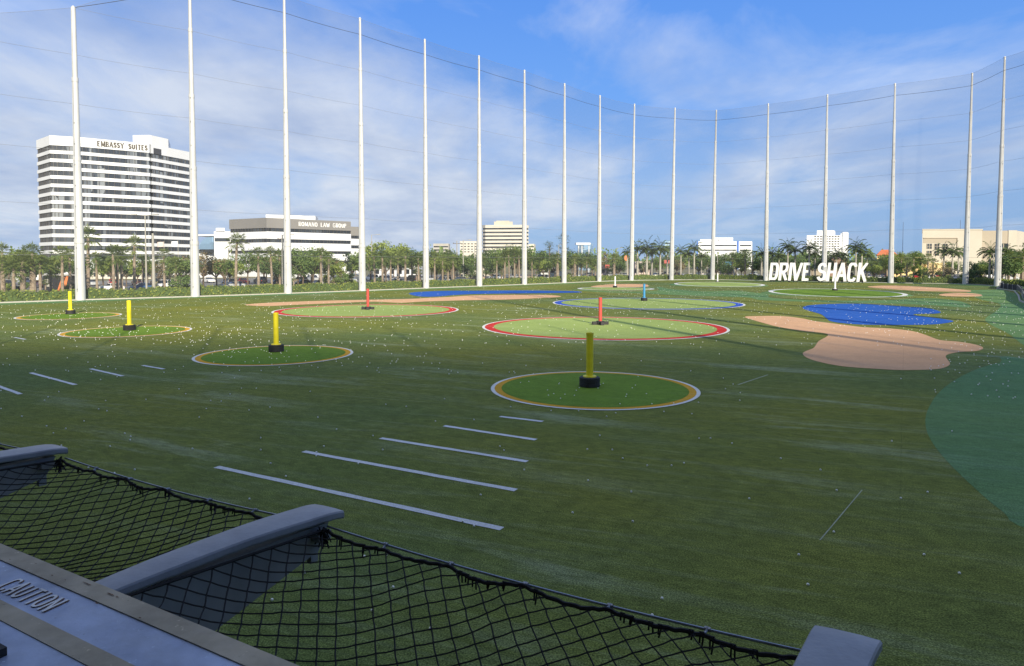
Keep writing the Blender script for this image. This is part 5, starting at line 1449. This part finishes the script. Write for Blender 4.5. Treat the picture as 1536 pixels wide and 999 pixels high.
for a in [(231,350,14,'pale concrete utility pole just right of the double-arm lamp',.24,False),(424.5,353,45,'thin utility pole behind the third pole'),(685.5,361,55,'utility pole left of the sixth pole'),(712,368,60,'short utility pole next to the sixth pole',.16,False),(1353,333,70,'tall thin dark mast right of the fifteenth pole',.07,False,'cable'),(1438.5,330,75,'tall thin dark mast left of the sixteenth pole',.07,False,'cable'),(1215,368,60,'thin dark utility pole behind the letters',.12,True,'bark')]:
    util_pole(*a)
def pole_sign(x,ytop,w,h,off,mat,label,round_=False):
    Y=bdist(x)+off; X=wx(x,Y); z=zt(ytop,Y)
    root=empty('roadside_sign',(X,Y,0),0,label,'sign')
    mb=MB(); mb.tube([(0,0.1,0),(0,.1,z-h)],.14,6); mb.build('post',M['curb'],root)
    mb=MB()
    if round_: 
        pts_=[(w/2*math.cos(2*PI*k/18),h/2*math.sin(2*PI*k/18)) for k in range(18)]; mb.extr(pts_,frame((0,0,z-h/2),(1,0,0),(0,0,1)),.3)
    else: mb.box(-w/2,w/2,-.15,.15,z-h,z)
    mb.build('sign_board',M[mat],root)
pole_sign(939,383,1.5,2.0,55,'orangesign','round orange and cream sign left of the royal palms',True)
pole_sign(1000,390,1.9,1.2,40,'redsign','red sign behind the eleventh pole, left side')
pole_sign(911,397,1.6,1.2,45,'redsign','orange red sign right of the ninth pole')
pole_sign(1093,392.5,2.6,1.3,40,'bluep','pale blue sign or awning among trees right of the twelfth pole')
# elevated gantry sign frame
Yg=300; r_=empty('roof_frame',(0,0,0),0,'white canopy frame on tall legs right of the eighth pole','canopy frame')
mb=MB(); mb.box(wx(864,Yg),wx(885.5,Yg),Yg,Yg+4,zt(367,Yg),zt(364,Yg)); mb.build('canopy',M['hotel_white'],r_)
for u in (868,873,883.5):
    mb=MB(); mb.tube([(wx(u,Yg),Yg+1,0),(wx(u,Yg),Yg+1,zt(366,Yg))],.22,6); mb.build('leg',M['hotel_white'],r_)
# flags by the hotel
for x,yt_,col,lab in ((247,363,'pinkwall','red and white flag on a tall pole before the hotel'),(268,362,'letter','white flag on a tall pole before the hotel')):
    Y=215; X=wx(x,Y); r_=empty('flagpole',(X,Y,0),0,lab,'flagpole'); h=zt(yt_-1,Y)
    mb=MB(); mb.tube([(0,0,0),(0,0,h)],.07,6); mb.build('pole',M['curb'],r_)
    mb=MB(); vs=[];n=6
    for i in range(n+1):
        for zz_ in (h-.15,h-1.7): vs.append((-.1-2.0*i/n,.18*math.sin(i*1.1),zz_-.08*i/n))
    mb.add(vs,[(2*i,2*i+2,2*i+3,2*i+1) for i in range(n)]); mb.build('cloth',M[col],r_)
# dark windscreen fence on the right, kerb in front
fr=[Vector((106.5,149)),Vector((98,138)),Vector((93.5,127)),Vector((81,109)),Vector((71,95.2)),Vector((58,74)),Vector((46,52))]
fn=empty('windscreen_fence',(0,0,0),0,'low dark fabric windscreen fence running in from the right edge','fence')
mb=MB(); 
a=offset_line(fr,.2); b=offset_line(fr,.28)
for i in range(len(fr)-1): mb.prism(ccw([tuple(a[i]),tuple(a[i+1]),tuple(b[i+1]),tuple(b[i])]),.1,1.15)
mb.build('fabric',M['tarp'],fn)
for i in range(len(fr)-1):
    for k in range(4):
        p=fr[i].lerp(fr[i+1],k/4); mb=MB(); mb.tube([(p.x,p.y,0),(p.x,p.y,1.25)],.05,6); mb.build('post',M['galv'],fn)
tag(strip('curb',fr,-.5,-.3,.14,M['curb'],.15),kind='structure')
